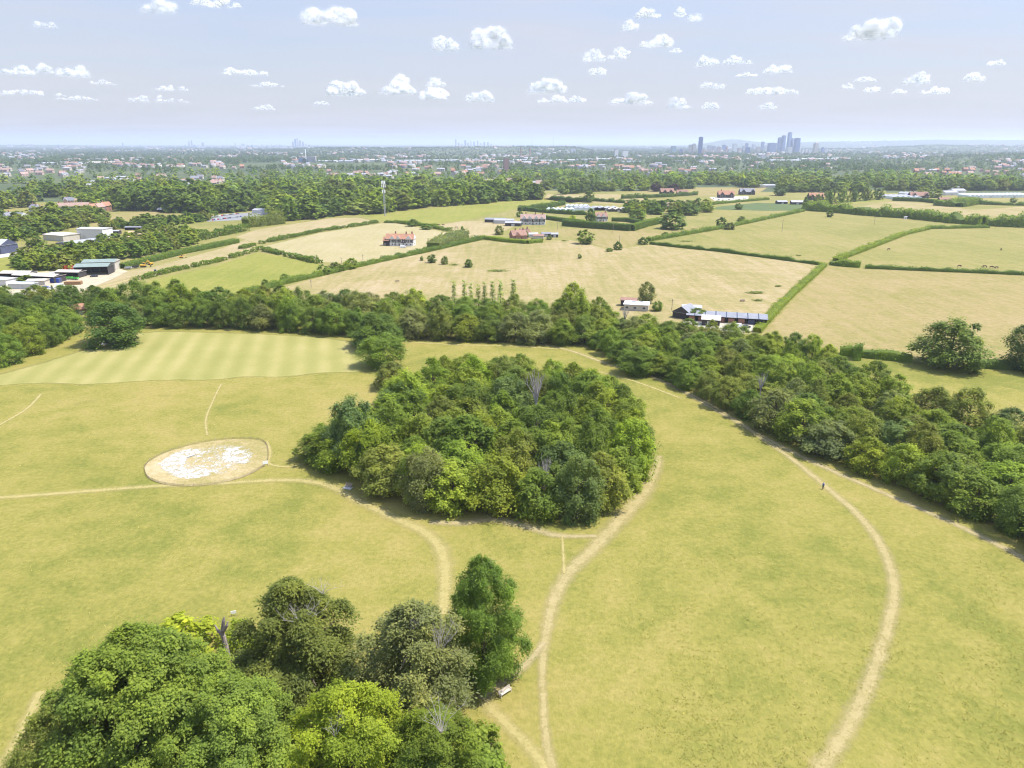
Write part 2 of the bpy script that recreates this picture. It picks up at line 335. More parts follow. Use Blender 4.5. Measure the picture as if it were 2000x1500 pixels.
path([(1085,1520),(1068,1450),(1060,1350),(1062,1270),(1080,1180),(1110,1120),(1160,1070),(1215,1010),(1255,965),(1280,920),(1287,890)], [2.6,2.2,2.0,2.6,4.0,4.6,5.2,6.0,6.0,4.5,3.0], W_DRY, 'worn path running up to the right side of the round copse', 0.050)
path([(-40,975),(100,965),(300,950),(430,944),(560,938),(640,948),(700,978),(770,1012),(830,1040),(862,1075),(870,1130),(864,1200)], [3,3.2,3.2,3.2,3.4,4,4.2,4.2,4.6,5,4.5,4], W_FAINT, 'grassy track passing the chalk patch', 0.055)
path([(840,1020),(900,1022),(960,1014),(1020,1026),(1090,1046),(1165,1047)], [3,3.5,4,4,3,2.0], W_BARE, 'bare strip along the front of the round copse', 0.060)
path([(945,1370),(1000,1425),(1050,1480),(1075,1530)], [3.4,3.0,3.2,3.4], W_FAINT, 'trodden path between the bench and the worn path', 0.065)
path([(940,1365),(985,1330),(1030,1295),(1062,1255)], [3,3,2.4,1.6], W_BARE, 'bare patch of ground beside the near bench', 0.068)
path([(1102,1120),(1100,1080),(1098,1048)], [1.2,1.0,1.0], W_FAINT, 'thin trodden line joining two worn paths', 0.070)
path([(405,850),(402,820),(415,785),(432,750)], 1.3, W_FAINT, 'thin trodden line from the chalk patch to the mown grass', 0.055)
path([(-10,835),(50,800),(80,770)], 2.0, W_FAINT, 'faint track at the left edge of the meadow', 0.055)
path([(522,862),(528,885),(525,905),(560,912),(600,905)], [1.4,1.6,2,1.4,1.2], W_FAINT, 'trodden track by the white sign on the chalk patch', 0.058)
path([(790,668),(900,674),(1000,676),(1090,682)], 2.2, W_FAINT, 'faint path in front of the far line of trees', 0.060)
path([(1200,712),(1290,742),(1400,802),(1500,858),(1600,908),(1700,952),(1800,995),(1900,1040),(2030,1105)], [2.5,2.5,2.8,3,3.2,3,3,3.2,3.2], W_BARE, 'bare earth margin along the shaded foot of the tree belt', 0.042)
path([(1155,722),(1240,745),(1330,778)], 2.0, W_FAINT, 'faint fork of the curving path', 0.040)
path([(-60,1550),(20,1470),(55,1400),(80,1350)], 2.6, W_FAINT, 'bare ground beside the nearest trees', 0.038)
path([(105,590),(150,572),(200,560),(260,545),(300,535),(320,530)], [5,6,10,14,10,6], W_DRY, 'pale gravel farm drive', 0.09, 'road', 'road')
path([(215,530),(300,512),(380,492),(440,478)], [7,9,9,6], W_DRY, 'pale gravel strip behind the clipped hedge', 0.09, 'road', 'road')
# ------------------------------------------------------------------ foliage
def leaf_mat(name, use_attr=False, trans=0.5, rough=0.55):
    t = NT(name)
    if use_attr: base = t.n('ShaderNodeAttribute', attribute_name='tint').outputs['Color']
    else: base = t.n('ShaderNodeObjectInfo').outputs['Color']
    lt = t.n('ShaderNodeAttribute', attribute_name='leaf_tone').outputs['Fac']
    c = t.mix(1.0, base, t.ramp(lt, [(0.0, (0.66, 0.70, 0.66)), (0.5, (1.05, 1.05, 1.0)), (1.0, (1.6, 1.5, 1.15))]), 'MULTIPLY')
    n = t.noise(t.pos(), 0.11, 3)
    c = t.mix(1.0, c, t.ramp(n, [(0.35, (0.86, 0.90, 0.95)), (0.65, (1.14, 1.10, 0.95))]), 'MULTIPLY')
    b = t.bsdf(c, rough, spec=0.12)
    tr = t.n('ShaderNodeBsdfTranslucent'); t.l(t.mix(1.0, c, (1.12, 1.25, 0.5), 'MULTIPLY'), tr.inputs['Color'])
    ms = t.n('ShaderNodeMixShader'); ms.inputs[0].default_value = trans; t.l(b, ms.inputs[1]); t.l(tr.outputs[0], ms.inputs[2])
    return t.done(ms.outputs[0])
LEAF = leaf_mat('foliage'); LEAF_T = leaf_mat('foliage_mixed', True)
BARK = plain('bark', (0.13, 0.10, 0.075), 0.95, 0.3, 3); DEADWOOD = plain('bleached_deadwood', (0.36, 0.325, 0.29), 0.9, 0.25, 4)

def unit(a): return a / np.maximum(np.linalg.norm(a, axis=1, keepdims=True), 1e-9)
def leaf_quads(C, N, T, sz, asp):
    """one small rhombic leaf face per row: centre, normal, long axis, size, width ratio"""
    T = unit(T - N * (T * N).sum(1, keepdims=True)); B = np.cross(N, T)
    s = sz[:, None]; a = asp[:, None] if hasattr(asp, '__len__') else asp
    V = np.stack([C - T * s, C + B * s * a, C + T * s, C - B * s * a], 1)
    n = len(C); return V.reshape(-1, 3), np.arange(4 * n).reshape(n, 4)
def crown_shape(z, kind):
    """relative radius at relative height"""
    if kind == 'egg': return np.clip(np.sin(np.pi * np.clip(z * 0.93 + 0.10, 0, 1)) ** 0.55, 0.15, 1)
    if kind == 'round': return np.clip(np.sqrt(np.maximum(1 - (2 * z - 1) ** 2, 0)), 0.2, 1)
    if kind == 'dome': return np.clip(np.sqrt(np.maximum(1 - np.clip((z - 0.3) / 0.7, 0, 1) ** 2, 0)) * (0.82 + 0.18 * np.clip(z / 0.3, 0, 1)), 0.2, 1)
    if kind == 'spire': return np.clip(np.sin(np.pi * np.clip(z, 0, 1) ** 0.6) ** 0.8 * (1 - 0.55 * z), 0.05, 1)
    if kind == 'cone': return np.clip(1.02 - z, 0.03, 1)
def crown(seed, R, H, z0, n_lobe, n_leaf, leaf, kind='egg', lobe_r=0.36, spray=0.0, droop=0.0, rough=0.2):
    """clumped crown: lobes spread over the crown's surface, leaves on twigs that radiate from each lobe"""
    r = np.random.default_rng(seed); LV, LQ, LT = [], [], []
    per = max(6, n_leaf // n_lobe)
    for k in range(n_lobe):
        u = (k + 0.5) / n_lobe; ang = k * 2.39996 + r.normal(0, 0.35)
        z = np.clip(1 - u ** 0.85 + r.normal(0, 0.05), 0.02, 0.97)
        rad = float(crown_shape(np.array(z), kind)) * R
        lr = R * lobe_r * r.uniform(0.7, 1.35) * (0.75 + 0.35 * math.sin(math.pi * min(1, z + 0.15)))
        rr = max(0.0, rad - lr * 0.75) * r.uniform(1 - rough * 1.6, 1 + rough * 0.75)
        c = np.array([rr * math.cos(ang), rr * math.sin(ang), z0 + z * (H - z0) - lr * 0.55 * z])
        outd = np.array([math.cos(ang) * 0.9, math.sin(ang) * 0.9, 0.25 + z * 0.9]); outd /= np.linalg.norm(outd)
        nt_ = max(2, per // 7); m = per // nt_
        D = unit(r.normal(0, 1, (nt_, 3)) + outd * 0.85); D[:, 2] += 0.12; D = unit(D)
        L = lr * r.uniform(0.65, 1.15, nt_) * np.where(r.random(nt_) < .08, 1.4, 1.0)
        # twigs: leaves along each, denser to the tip
        s = r.uniform(0.35, 1.0, (nt_, m)) ** 0.6 if spray < 0.5 else r.uniform(0.25, 1.0, (nt_, m)) ** 0.8
        Cn = c + D[:, None, :] * (L[:, None] * s)[..., None]
        Cn[..., 2] -= droop * L[:, None] * s ** 2
        jit = lr * (0.17 - 0.10 * spray)
        Cn = (Cn + r.normal(0, jit, Cn.shape)).reshape(-1, 3)
        Cn[:, 2] = np.maximum(Cn[:, 2], 0.15)
        Dn = np.repeat(D, m, 0); Dn[:, 2] -= droop * s.reshape(-1) * 1.3; Dn = unit(Dn)
        N = unit(0.75 * Dn * (1 - spray) + outd * 0.35 + r.normal(0, 0.42, Dn.shape) + np.array([0, 0, 0.8]))
        T = Dn + r.normal(0, 0.35 + 0.4 * (1 - spray), Dn.shape)
        sz = leaf * r.uniform(0.6, 1.3, len(Cn)); a = r.uniform(0.38, 0.62, len(Cn)) if spray > 0.5 else r.uniform(0.55, 0.95, len(Cn))
        v, q = leaf_quads(Cn, N, T, sz, a)
        LT.append(np.clip(r.normal(0.42 + r.normal(0, 0.13), 0.17, len(Cn)) + 0.10 * s.reshape(-1), 0, 1)); LQ.append(q + sum(map(len, LV)) if LV else q); LV.append(v)
    return np.concatenate(LV), np.concatenate(LQ), np.concatenate(LT)
def limbs(seed, R, H, z0, tr, n=6, mat=None):
    r = random.Random(seed); mb = MB(); m = mat or BARK
    top = z0 + (H - z0) * 0.62; bx, by = r.uniform(-.3, .3), r.uniform(-.3, .3)
    mb.tube([(0, 0, -0.3), (bx * .3, by * .3, z0 * 0.6 + 0.3), (bx, by, (z0 + top) / 2), (bx * 1.6, by * 1.4, top)], [tr * 1.25, tr, tr * 0.7, tr * 0.28], m, 8)
    for k in range(n):
        a = k * 2.4 + r.uniform(-.4, .4); zs = z0 * 0.6 + (top - z0 * 0.6) * r.uniform(0.15, 0.85); l = R * r.uniform(0.5, 0.82)
        q = Vector((math.cos(a), math.sin(a), 0)); s = Vector((bx * .6, by * .6, zs))
        mb.tube([s, s + q * l * 0.5 + Vector((0, 0, l * 0.35)), s + q * l + Vector((0, 0, l * r.uniform(0.3, 0.7)))], [tr * 0.45, tr * 0.28, tr * 0.08], m, 5)
    return mb
class Proto: pass
def mk(nm, seed, R, H, z0, n_lobe, n_leaf, leaf, kind='egg', trunk=0.35, **kw):
    p = Proto(); v, q, lt = crown(seed, R, H, z0, n_lobe, n_leaf, leaf, kind, **kw)
    p.W, p.H = 2 * R, H; p.crown = np_mesh('crown', v, q, (LEAF,), fattr=lt); p.raw = (v, q, lt)
    mb = limbs(seed, R, H, max(z0, 1.0), trunk); me = bpy.data.meshes.new('trunk'); me.from_pydata(mb.v, [], mb.f); me.materials.append(BARK); me.update(); p.trunk = me
    return p
# woodland trees at 120-320 m
WOOD = [mk('w', 11 + k, 6.0, 13.0, 0.6, (60, 46, 36, 70, 50)[k % 5], 14000, 0.21, ('dome', 'dome', 'round', 'egg', 'dome')[k % 5], lobe_r=(.29, .34, .38, .26, .32)[k % 5], rough=(.22, .3, .2, .25, .32)[k % 5]) for k in range(5)]
WOOD += [mk('b', 31 + k, 6.0, 13.0, 0.5, 46, 15000, 0.25, ('egg', 'dome', 'egg')[k], lobe_r=.40, spray=0.85, droop=(.35, .25, .5)[k], rough=.28) for k in range(3)]
# large trees close to the camera
BIG = [mk('B', 51, 7.0, 16.0, 0.8, 230, 170000, 0.11, 'dome', 0.5, lobe_r=.19, spray=.35, droop=.1, rough=.34),
       mk('B', 52, 6.0, 17.0, 0.8, 120, 110000, 0.145, 'dome', 0.5, lobe_r=.30, spray=.95, droop=.9, rough=.42),
       mk('B', 53, 6.0, 16.0, 0.8, 125, 90000, 0.145, 'egg', 0.45, lobe_r=.30, spray=.95, droop=.3, rough=.6),
       mk('B', 54, 5.0, 12.0, 0.6, 130, 90000, 0.115, 'dome', 0.35, lobe_r=.25, spray=.6, droop=.12, rough=.42)]
POPLAR = mk('p', 61, 1.6, 14.0, 0.5, 34, 1300, 0.20, 'spire', 0.18, lobe_r=.6, rough=.1)
CONIFER = mk('c', 62, 3.0, 14.0, 0.5, 40, 3600, 0.28, 'cone', 0.3, lobe_r=.3, spray=.8, droop=.2, rough=.1)
BUSH = [mk('s', 71 + k, 2.6, 4.0, 0.1, 22, 2600, 0.2, 'dome', 0.12, lobe_r=.42, rough=.25) for k in range(2)]
# small trees of the middle distance (a few photo pixels)
MID = [mk('m', 81 + k, 5.0, 12.0, 0.3, 26, 1500, 0.62, ('round', 'dome', 'egg', 'dome')[k], 0.4, lobe_r=.38, rough=.22) for k in range(4)]

TONE = {'dark green': (0.048, 0.078, 0.018), 'deep green': (0.058, 0.090, 0.019), 'mid green': (0.070, 0.103, 0.019), 'fresh green': (0.092, 0.122, 0.020), 'yellow green': (0.094, 0.130, 0.018),
        'blue green': (0.060, 0.092, 0.030), 'olive green': (0.080, 0.099, 0.024), 'grey green': (0.088, 0.108, 0.042), 'purple leaved': (0.030, 0.020, 0.026), 'golden': (0.13, 0.165, 0.018), 'reddish brown': (0.10, 0.065, 0.035), 'pale green': (0.125, 0.165, 0.055), 'silvery green': (0.13, 0.14, 0.085)}
TONE = {k: (c[0] * 2.6, c[1] * 2.36, c[2] * 2.2) for k, c in TONE.items()}
def tone_rgb(t, r, amt=0.14):
    c = TONE[t]; k = r.uniform(1 - amt, 1 + amt); return (c[0] * k * r.uniform(.94, 1.06), c[1] * k, c[2] * k * r.uniform(.85, 1.15), 1)
trees = []          # every individual tree: (photo height in px, dict)
def plant(protos, base, h, wd, tone, label, cat='tree', group=None, name='tree', lean=0.0, now=False, rz=None):
    b = Vector(base); px = h / mpp(b)
    trees.append(dict(px=px, p=protos, base=b, h=h, w=wd, tone=tone, label=label, cat=cat, group=group, name=name, now=now, rz=rz))
def plant_px(protos, px, by, ty, wpx, tone, label, **kw):
    """a tree seen at pixel px, foot at row by, top at row ty, wpx wide"""
    b = P(px, by); plant(protos, b, height_at(b, ty), wpx * mpp(b), tone, label, **kw)

def inside(pt, poly):
    x, y = pt; c = False; n = len(poly)
    for i in range(n):
        x1, y1 = poly[i]; x2, y2 = poly[(i + 1) % n]
        if (y1 > y) != (y2 > y) and x < (x2 - x1) * (y - y1) / (y2 - y1) + x1: c = not c
    return c
_ONES = 'first second third fourth fifth sixth seventh eighth ninth tenth eleventh twelfth thirteenth fourteenth fifteenth sixteenth seventeenth eighteenth nineteenth'.split()
ORD = ['leftmost'] + _ONES[1:] + [w if i == 0 else w[:-4] + 'y-' .replace('yy', 'y') + _ONES[i - 1] for w in ('twentieth', 'thirtieth', 'fortieth', 'fiftieth', 'sixtieth', 'seventieth', 'eightieth') for i in range(10)]
ORD = [o.replace('tiy-', 'ty-') for o in ORD]
def wood(seed, poly_px, spacing, hr, wr, tones, group, where, protos, bands, hfun=None, skip=(), ins=0.0, gap=None):
    """an individual tree at each of a wood's well spread ground points; bands: names from the near edge to the far edge"""
    r = random.Random(seed); G = [tuple(P(*q)[:2]) for q in poly_px]
    x0, x1 = min(g[0] for g in G), max(g[0] for g in G); y0, y1 = min(g[1] for g in G), max(g[1] for g in G)
    pts = []; tries = 0
    # edge first, then fill
    def ok(q, s): return all((q[0] - a[0]) ** 2 + (q[1] - a[1]) ** 2 > s * s for a in pts)
    for i in range(len(G)):
        a, b = Vector(G[i]), Vector(G[(i + 1) % len(G)]); n = max(1, int((b - a).length / 1.5))
        d_ = (b - a).normalized(); nr = Vector((-d_.y, d_.x)); md = (a + b) / 2
        if not inside(tuple(md + nr * 1.0), G): nr = -nr
        for k in range(n):
            q = a.lerp(b, k / n) + nr * ins
            if not inside(tuple(q), G): continue
            q = (q.x + r.uniform(-.5, .5), q.y + r.uniform(-.5, .5))
            if ok(q, spacing * r.uniform(.8, 1.15)): pts.append(q)
    while tries < 6000:
        q = (r.uniform(x0, x1), r.uniform(y0, y1)); tries += 1
        if inside(q, G) and ok(q, spacing * r.uniform(.85, 1.1)): pts.append(q)
    out = []
    for q in pts:
        b = Vector((q[0], q[1], 0)); px, py = proj(b)
        if px < -70 or px > 2070 or py > 1600: continue
        if any((px - s[0]) ** 2 + (py - s[1]) ** 2 < s[2] ** 2 for s in skip): continue
        if gap is not None and mnoise.noise(Vector((px * .013, b.y * .006, seed))) < gap: continue
        h = r.uniform(*hr) * (hfun(px, py) if hfun else 1)
        out.append((px, py, b, h, r.uniform(*wr), r.choice(tones), r.choice(protos)))
    for o in out: plant([o[6]], o[2], o[3], o[4], o[5], None, group=group); trees[-1].update(wood=(seed, bands, where), px_x=o[0])
def name_wood_trees(solo):
    """labels of the wood trees that stay individuals: colour, place in the wood, count from the left among the like"""
    for sd_ in sorted({d['wood'][0] for d in solo if 'wood' in d}):
        mem = sorted([d for d in solo if d.get('wood', (None,))[0] == sd_], key=lambda d: d['base'].y); bands = mem[0]['wood'][1]; nb = len(bands); cols = {}
        for d in mem: cols.setdefault(int(d['px_x'] // 60), []).append(d)
        for c in cols.values():
            for i, d in enumerate(c): d['band'] = min(nb - 1, int(i * nb / max(len(c), 1)))
        rows = {}
        for d in mem: rows.setdefault((d['band'], d['tone']), []).append(d)
        for (bi, tone), row in rows.items():
            row.sort(key=lambda d: d['px_x']); n = len(row)
            for i, d in enumerate(row):
                if n == 1: lab = f'the only {tone} tree {bands[bi]} {d["wood"][2]}'
                elif i == n - 1: lab = f'rightmost {tone} tree {bands[bi]} {d["wood"][2]}'
                elif i == 0: lab = f'leftmost {tone} tree {bands[bi]} {d["wood"][2]}'
                else: lab = f'{ORD[i]} {tone} tree from left {bands[bi]} {d["wood"][2]}'
                d['label'] = lab
# ------------------------------------------------------------------ the planting plan
B_, W_ = BIG, WOOD
# near cluster at the bottom left
plant_px([B_[0]], 305, 1535, 1240, 320, 'mid green', 'largest mid green broadleaf tree filling the bottom left corner of the meadow', rz=.3)
plant_px([B_[0]], 470, 1590, 1340, 260, 'mid green', 'broad mid green tree right of the largest one, at the bottom edge', rz=2.1)
plant_px([B_[3]], 165, 1590, 1372, 190, 'olive green', 'olive tinged low tree at the lowest left corner', rz=4.1)
plant_px([B_[3]], 215, 1590, 1440, 200, 'mid green', 'mid green low tree at the bottom edge at the left of the yellow green one', rz=1.2)
plant_px([B_[1]], 590, 1375, 1122, 235, 'olive green', 'drooping olive tree with bare grey twigs at its crown beside the bleached snag', rz=.8)
plant_px([B_[2]], 815, 1390, 1175, 225, 'grey green', 'thinning grey green tree with dead white branches on its right side', rz=0)
plant_px([B_[3]], 946, 1318, 1090, 150, 'deep green', 'dark upright tree with a dead tip above the near bench', rz=2.6)
plant_px([B_[3]], 690, 1560, 1340, 225, 'yellow green', 'bright yellow green tree at the bottom edge left of the path', rz=.9)
plant_px([B_[3]], 850, 1570, 1400, 200, 'mid green', 'green bushy tree with a bare twiggy top at the bottom edge by the path', rz=3.0)
plant_px([BUSH[0]], 940, 1490, 1425, 95, 'fresh green', 'low green bush at the bottom edge beside the trodden path', cat='bush', name='bush')
plant_px([BUSH[1]], 935, 1560, 1478, 120, 'mid green', 'low bush at the very bottom edge below the near bench', cat='bush', name='bush')
plant_px([BUSH[0]], 365, 1268, 1212, 120, 'golden', 'yellow shrub behind the bleached snag', cat='bush', name='bush')
plant_px([BUSH[1]], 470, 1260, 1216, 70, 'yellow green', 'small yellow green shrub right of the bleached snag', cat='bush', name='bush')
plant_px([B_[3]], 270, 1320, 1240, 150, 'mid green', 'mid green tree behind the largest green tree on its left side', rz=2.2)
plant_px([BUSH[1]], 560, 1495, 1450, 80, 'reddish brown', 'withered reddish brown bush between the two green trees at the bottom', cat='bush', name='bush')
# the round copse
COPSE = [(605,908),(690,930),(740,968),(840,1000),(960,1008),(1080,1022),(1165,1030),(1205,985),(1258,935),(1262,870),(1225,815),(1130,775),(1040,765),(960,752),(860,762),(800,800),(735,848),(650,862)]
tn = ['mid green'] * 6 + ['deep green'] * 3 + ['olive green'] * 2 + ['fresh green'] * 4 + ['blue green'] * 1 + ['yellow green'] * 1
wood(101, COPSE, 8.4, (11.0, 16.0), (10.5, 16), tn, 'trees of the round copse', 'of the round copse', W_, ['on the near edge', 'just behind the near edge', 'in the middle', 'towards the back', 'on the far edge'], skip=[(1045, 845, 14)], ins=3.6,
     hfun=lambda px, py: 0.6 if px < 665 else 0.8 if (px < 720 or px > 1235) else 1.0)
# row leading away from the copse
for (px, by, ty, wp, tn_, lb, pr) in [
    (735, 676, 612, 112, 'deep green', 'dark round tree at the far end of the short row behind the copse', W_[1]),
    (748, 716, 652, 92, 'mid green', 'mid green round tree, second from the far end of the short row', W_[2]),
    (766, 757, 708, 70, 'olive green', 'small olive tree in the middle of the short row behind the copse', W_[0]),
    (775, 790, 738, 72, 'fresh green', 'light green small tree near the copse end of the short row', W_[4]),
    (790, 832, 750, 105, 'blue green', 'blue green round tree where the short row joins the copse', W_[2]),
    (692, 905, 775, 118, 'blue green', 'large blue green tree at the left shoulder of the copse', W_[4]),
    (830, 992, 875, 92, 'grey green', 'pale grey green rounded tree at the front of the copse', W_[2]),
    (222, 672, 590, 118, 'dark green', 'broad dark tree standing alone on the mown grass edge', W_[1]),
    (1247, 730, 678, 82, 'mid green', 'round bush like tree bulging from the belt over the path', W_[2]),
    (1850, 716, 622, 128, 'deep green', 'large round tree standing in the hedge of the tan pasture', W_[4]),
    (2012, 722, 632, 105, 'dark green', 'large round tree cut off by the right edge of the picture', W_[1]),
    (1118, 640, 553, 72, 'fresh green', 'tall light green tree rising above the far line of trees', W_[0]),
    (1168, 640, 578, 48, 'fresh green', 'slim light green tree right of the tall one above the far line', W_[3]),
    (1262, 592, 549, 36, 'grey green', 'grey green tree behind the flat roofed white bungalow', W_[3]),
    (1284, 607, 588, 24, 'deep green', 'small round dark bush between the white bungalow and the stables', W_[2]),
    (1362, 622, 602, 40, 'deep green', 'round tree in front of the long stable block', W_[2]),
    (1312, 447, 406, 50, 'deep green', 'large dark dome shaped tree beside the clipped hedge', MID[1]),
    (1142, 476, 449, 36, 'mid green', 'round green tree alone on the dry paddock below the clipped hedge', MID[0]),
    (844, 513, 497, 19, 'deep green', 'small round tree on the tan pasture, second of four in line', MID[0]),
    (869, 516, 500, 15, 'deep green', 'small round tree on the tan pasture, third of four in line', MID[1]),
    (824, 509, 500, 8, 'mid green', 'tiny tree on the tan pasture, first of four in line', MID[2]),
    (915, 522, 506, 17, 'deep green', 'small tree on the tan pasture, last and lowest of four in line', MID[3]),
    (1132, 505, 496, 8, 'deep green', 'tiny lollipop tree alone on the tan pasture', MID[0]),
    (1207, 488, 471, 17, 'deep green', 'small bush left of the thin pole on the tan pasture', MID[1]),
    (1190, 491, 484, 14, 'mid green', 'low bush below the thin pole on the tan pasture', MID[3]),
    (1256, 477, 463, 20, 'mid green', 'bush at the left end of the straight pasture hedge', MID[1]),
    (1299, 462, 453, 16, 'mid green', 'small bush along the hedge right of the large dark tree', MID[1]),
    (1408, 444, 424, 20, 'deep green', 'round bush in the hedge, left of two beside a pole', MID[0]),
    (1448, 434, 422, 17, 'deep green', 'round bush in the hedge, right of two', MID[1]),
    (1425, 448, 434, 22, 'grey green', 'pale bush on the hedge between two round bushes', MID[3]),
    (1442, 409, 397, 17, 'dark green', 'round dark bush beside the dark crop', MID[0]),
    (1153, 440, 407, 26, 'dark green', 'dark upright tree between the timbered farmhouses', MID[2]),
    (1245, 430, 408, 34, 'mid green', 'spreading tree behind the clipped hedge', MID[3]),
    (1362, 412, 386, 24, 'deep green', 'upright dark tree above the large dome shaped tree', MID[2]),
    (1118, 432, 420, 18, 'golden', 'golden yellow bush behind the clipped hedge', MID[1]),
    (1285, 412, 392, 36, 'deep green', 'dark tree above the clipped hedge, left of the brick cottage', MID[0]),
    (1275, 416, 394, 30, 'mid green', 'mid green tree behind the dark dome tree', MID[3]),
    (1325, 408, 390, 32, 'dark green', 'dark tree behind the brick cottage', MID[1]),
    (1345, 420, 402, 36, 'dark green', 'dark tree right of the brick cottage', MID[3]),
    (1015, 424, 412, 14, 'deep green', 'small dark bush left of the timbered farmhouse', MID[0]),
    (975, 458, 440, 18, 'olive green', 'small pine like tree beside the left farmhouse', MID[3]),
    (903, 458, 442, 12, 'deep green', 'small dark tree by the tan paddock hedge', MID[2]),
    (1073, 468, 460, 12, 'mid green', 'small bush right of the sheds on the dry paddock', MID[0]),
    (1027, 466, 450, 12, 'grey green', 'small bush in front of the tile roofed farm buildings', MID[2]),
    (806, 442, 428, 22, 'deep green', 'round dark bush at the end of the bright green field', MID[0]),
    (832, 448, 436, 22, 'deep green', 'low bush beside the tan paddock', MID[1]),
    (686, 525, 504, 26, 'yellow green', 'yellow green round tree in the hedge above the green crop', MID[0]),
    (656, 530, 512, 28, 'deep green', 'dark tree in the hedge left of the yellow green one', MID[1]),
    (632, 536, 517, 26, 'mid green', 'mid green tree in the hedge above the corner of the green crop', MID[0]),
    (556, 551, 534, 18, 'mid green', 'small tree in the hedge along the green crop', MID[2]),
    (518, 560, 545, 14, 'deep green', 'slim small tree near the left end of the crop hedge', MID[2]),
    (290, 442, 416, 40, 'deep green', 'dark round tree on the sports field hedge', MID[1]),
    (163, 447, 434, 22, 'deep green', 'small round tree above the white roofed works', MID[0]),
    (199, 432, 419, 10, 'deep green', 'slim dark tree on the sports field', MID[2]),
    (105, 432, 394, 38, 'fresh green', 'light green tree between the pale houses on the left', MID[2]),
    (172, 404, 376, 46, 'yellow green', 'large yellow green tree before the terraced houses', MID[0]),
    (345, 415, 372, 46, 'deep green', 'dark tree at the right of the sports field', MID[1]),
    (382, 405, 366, 34, 'fresh green', 'tall fresh green tree behind the dark field tree', MID[2]),
    (70, 482, 455, 38, 'deep green', 'dark tree left of the white roofed works', MID[0]),
    (323, 472, 459, 12, 'golden', 'golden yellow bush in the belt above the gravel strip', MID[0]),
    (52, 552, 537, 30, 'mid green', 'green tree among the yard sheds', MID[0]),
    (104, 575, 556, 14, 'dark green', 'dark conifer at the corner of the yard', CONIFER),
    (27, 606, 578, 62, 'purple leaved', 'purple leaved tree in the wood at the left edge', MID[0]),
    (1620, 424, 410, 14, 'deep green', 'lone small tree standing out of the bushy hedge', MID[2]),
    (1800, 384, 366, 26, 'fresh green', 'light green tree by the white glasshouses', MID[0]),
    (1826, 386, 368, 28, 'yellow green', 'yellow green tree right of the white glasshouses', MID[0]),
    (1978, 396, 386, 14, 'mid green', 'small round bush on the right tan field', MID[0]),
    (1618, 383, 372, 22, 'yellow green', 'yellow green bush behind the tile roofed house by the conifers', MID[1]),
    (1522, 382, 362, 28, 'dark green', 'dark tree left of the tile roofed house by the conifers', MID[0]),
    (1623, 376, 355, 36, 'dark green', 'dark spreading tree behind the tile roofed house', MID[1]),
    (1280, 374, 358, 22, 'purple leaved', 'purple leaved tree beside the far timbered house', MID[0]),
    (1316, 372, 358, 22, 'purple leaved', 'purple leaved tree right of the far timbered house', MID[1]),
    (1052, 389, 364, 28, 'olive green', 'olive green tree at the right end of the bright green field', MID[2]),
    (535, 374, 352, 26, 'golden', 'golden green tree rising in the mid-distance wood', MID[0]),
    (1150, 395, 372, 24, 'mid green', 'green tree behind the glasshouses', MID[3]),
]: plant_px([pr], px, by, ty, wp, tn_, lb)
for k, (px, ty) in enumerate([(888, 549), (908, 547), (920, 553), (935, 556), (947, 551), (962, 549), (978, 547), (1003, 546)]):
    plant_px([POPLAR], px, 612, ty - 2, 21 if k != 7 else 27, 'pale green', f'slender pale poplar above the far line of trees, {ORD[k]}{"" if k == 0 else " from the left"} of eight', group='row of slender poplars', name='poplar_tree')
# belt along the right of the meadow
BELT = [(1205,712),(1300,740),(1400,793),(1500,845),(1600,890),(1700,932),(1850,990),(2000,1066),(2080,1110),(2080,905),(2000,868),(1850,820),(1760,798),(1690,765),(1600,722),(1500,690),(1400,672),(1300,655),(1200,648),(1150,672)]
tn = ['mid green'] * 4 + ['fresh green'] * 4 + ['deep green'] * 3 + ['olive green'] * 4 + ['yellow green'] * 1 + ['grey green'] * 1 + ['mid green'] * 2 + ['blue green'] * 1
wood(202, BELT, 9.0, (7.5, 12.5), (9.5, 15), tn, 'trees of the belt along the meadow', 'of the right tree belt', W_, ['on the path side', 'behind the path side', 'along the spine', 'on the field side'], ins=3.0, hfun=lambda px, py: 0.95 if px < 1500 else 1.08)
BACK = [(262,640),(400,640),(520,646),(680,656),(790,661),(900,666),(1000,669),(1095,674),(1150,672),(1200,645),(1100,628),(1000,626),(800,618),(600,612),(450,608),(300,606),(200,608),(200,630)]
tn = ['mid green'] * 4 + ['deep green'] * 4 + ['olive green'] * 2 + ['fresh green'] * 2 + ['grey green'] * 2 + ['mid green'] * 2
wood(303, BACK, 11, (10.5, 15.8), (12, 17), tn, 'trees of the far line behind the meadow', 'of the far tree line', W_, ['on the meadow side', 'on the field side'], ins=3.0, hfun=lambda px, py: 1.1 if px < 500 else (1.0 if px < 800 else 0.9))
LEFT = [(-60,735),(0,716),(60,694),(125,660),(135,640),(60,630),(-60,640)]
wood(404, LEFT, 9.0, (10, 13), (10, 13), ['mid green', 'deep green', 'fresh green', 'mid green'], 'trees of the left hand wood', 'of the left edge wood', W_, ['on the meadow side', 'in the middle', 'on the far side'])
LEFT2 = [(-60,630),(60,622),(150,628),(200,622),(195,600),(110,602),(50,598),(-60,598)]
wood(405, LEFT2, 12.0, (11, 14), (12, 16), ['deep green', 'mid green', 'dark green', 'olive green'], 'trees below the farmyard', 'of the wood below the farmyard', W_, ['at the front', 'behind'])
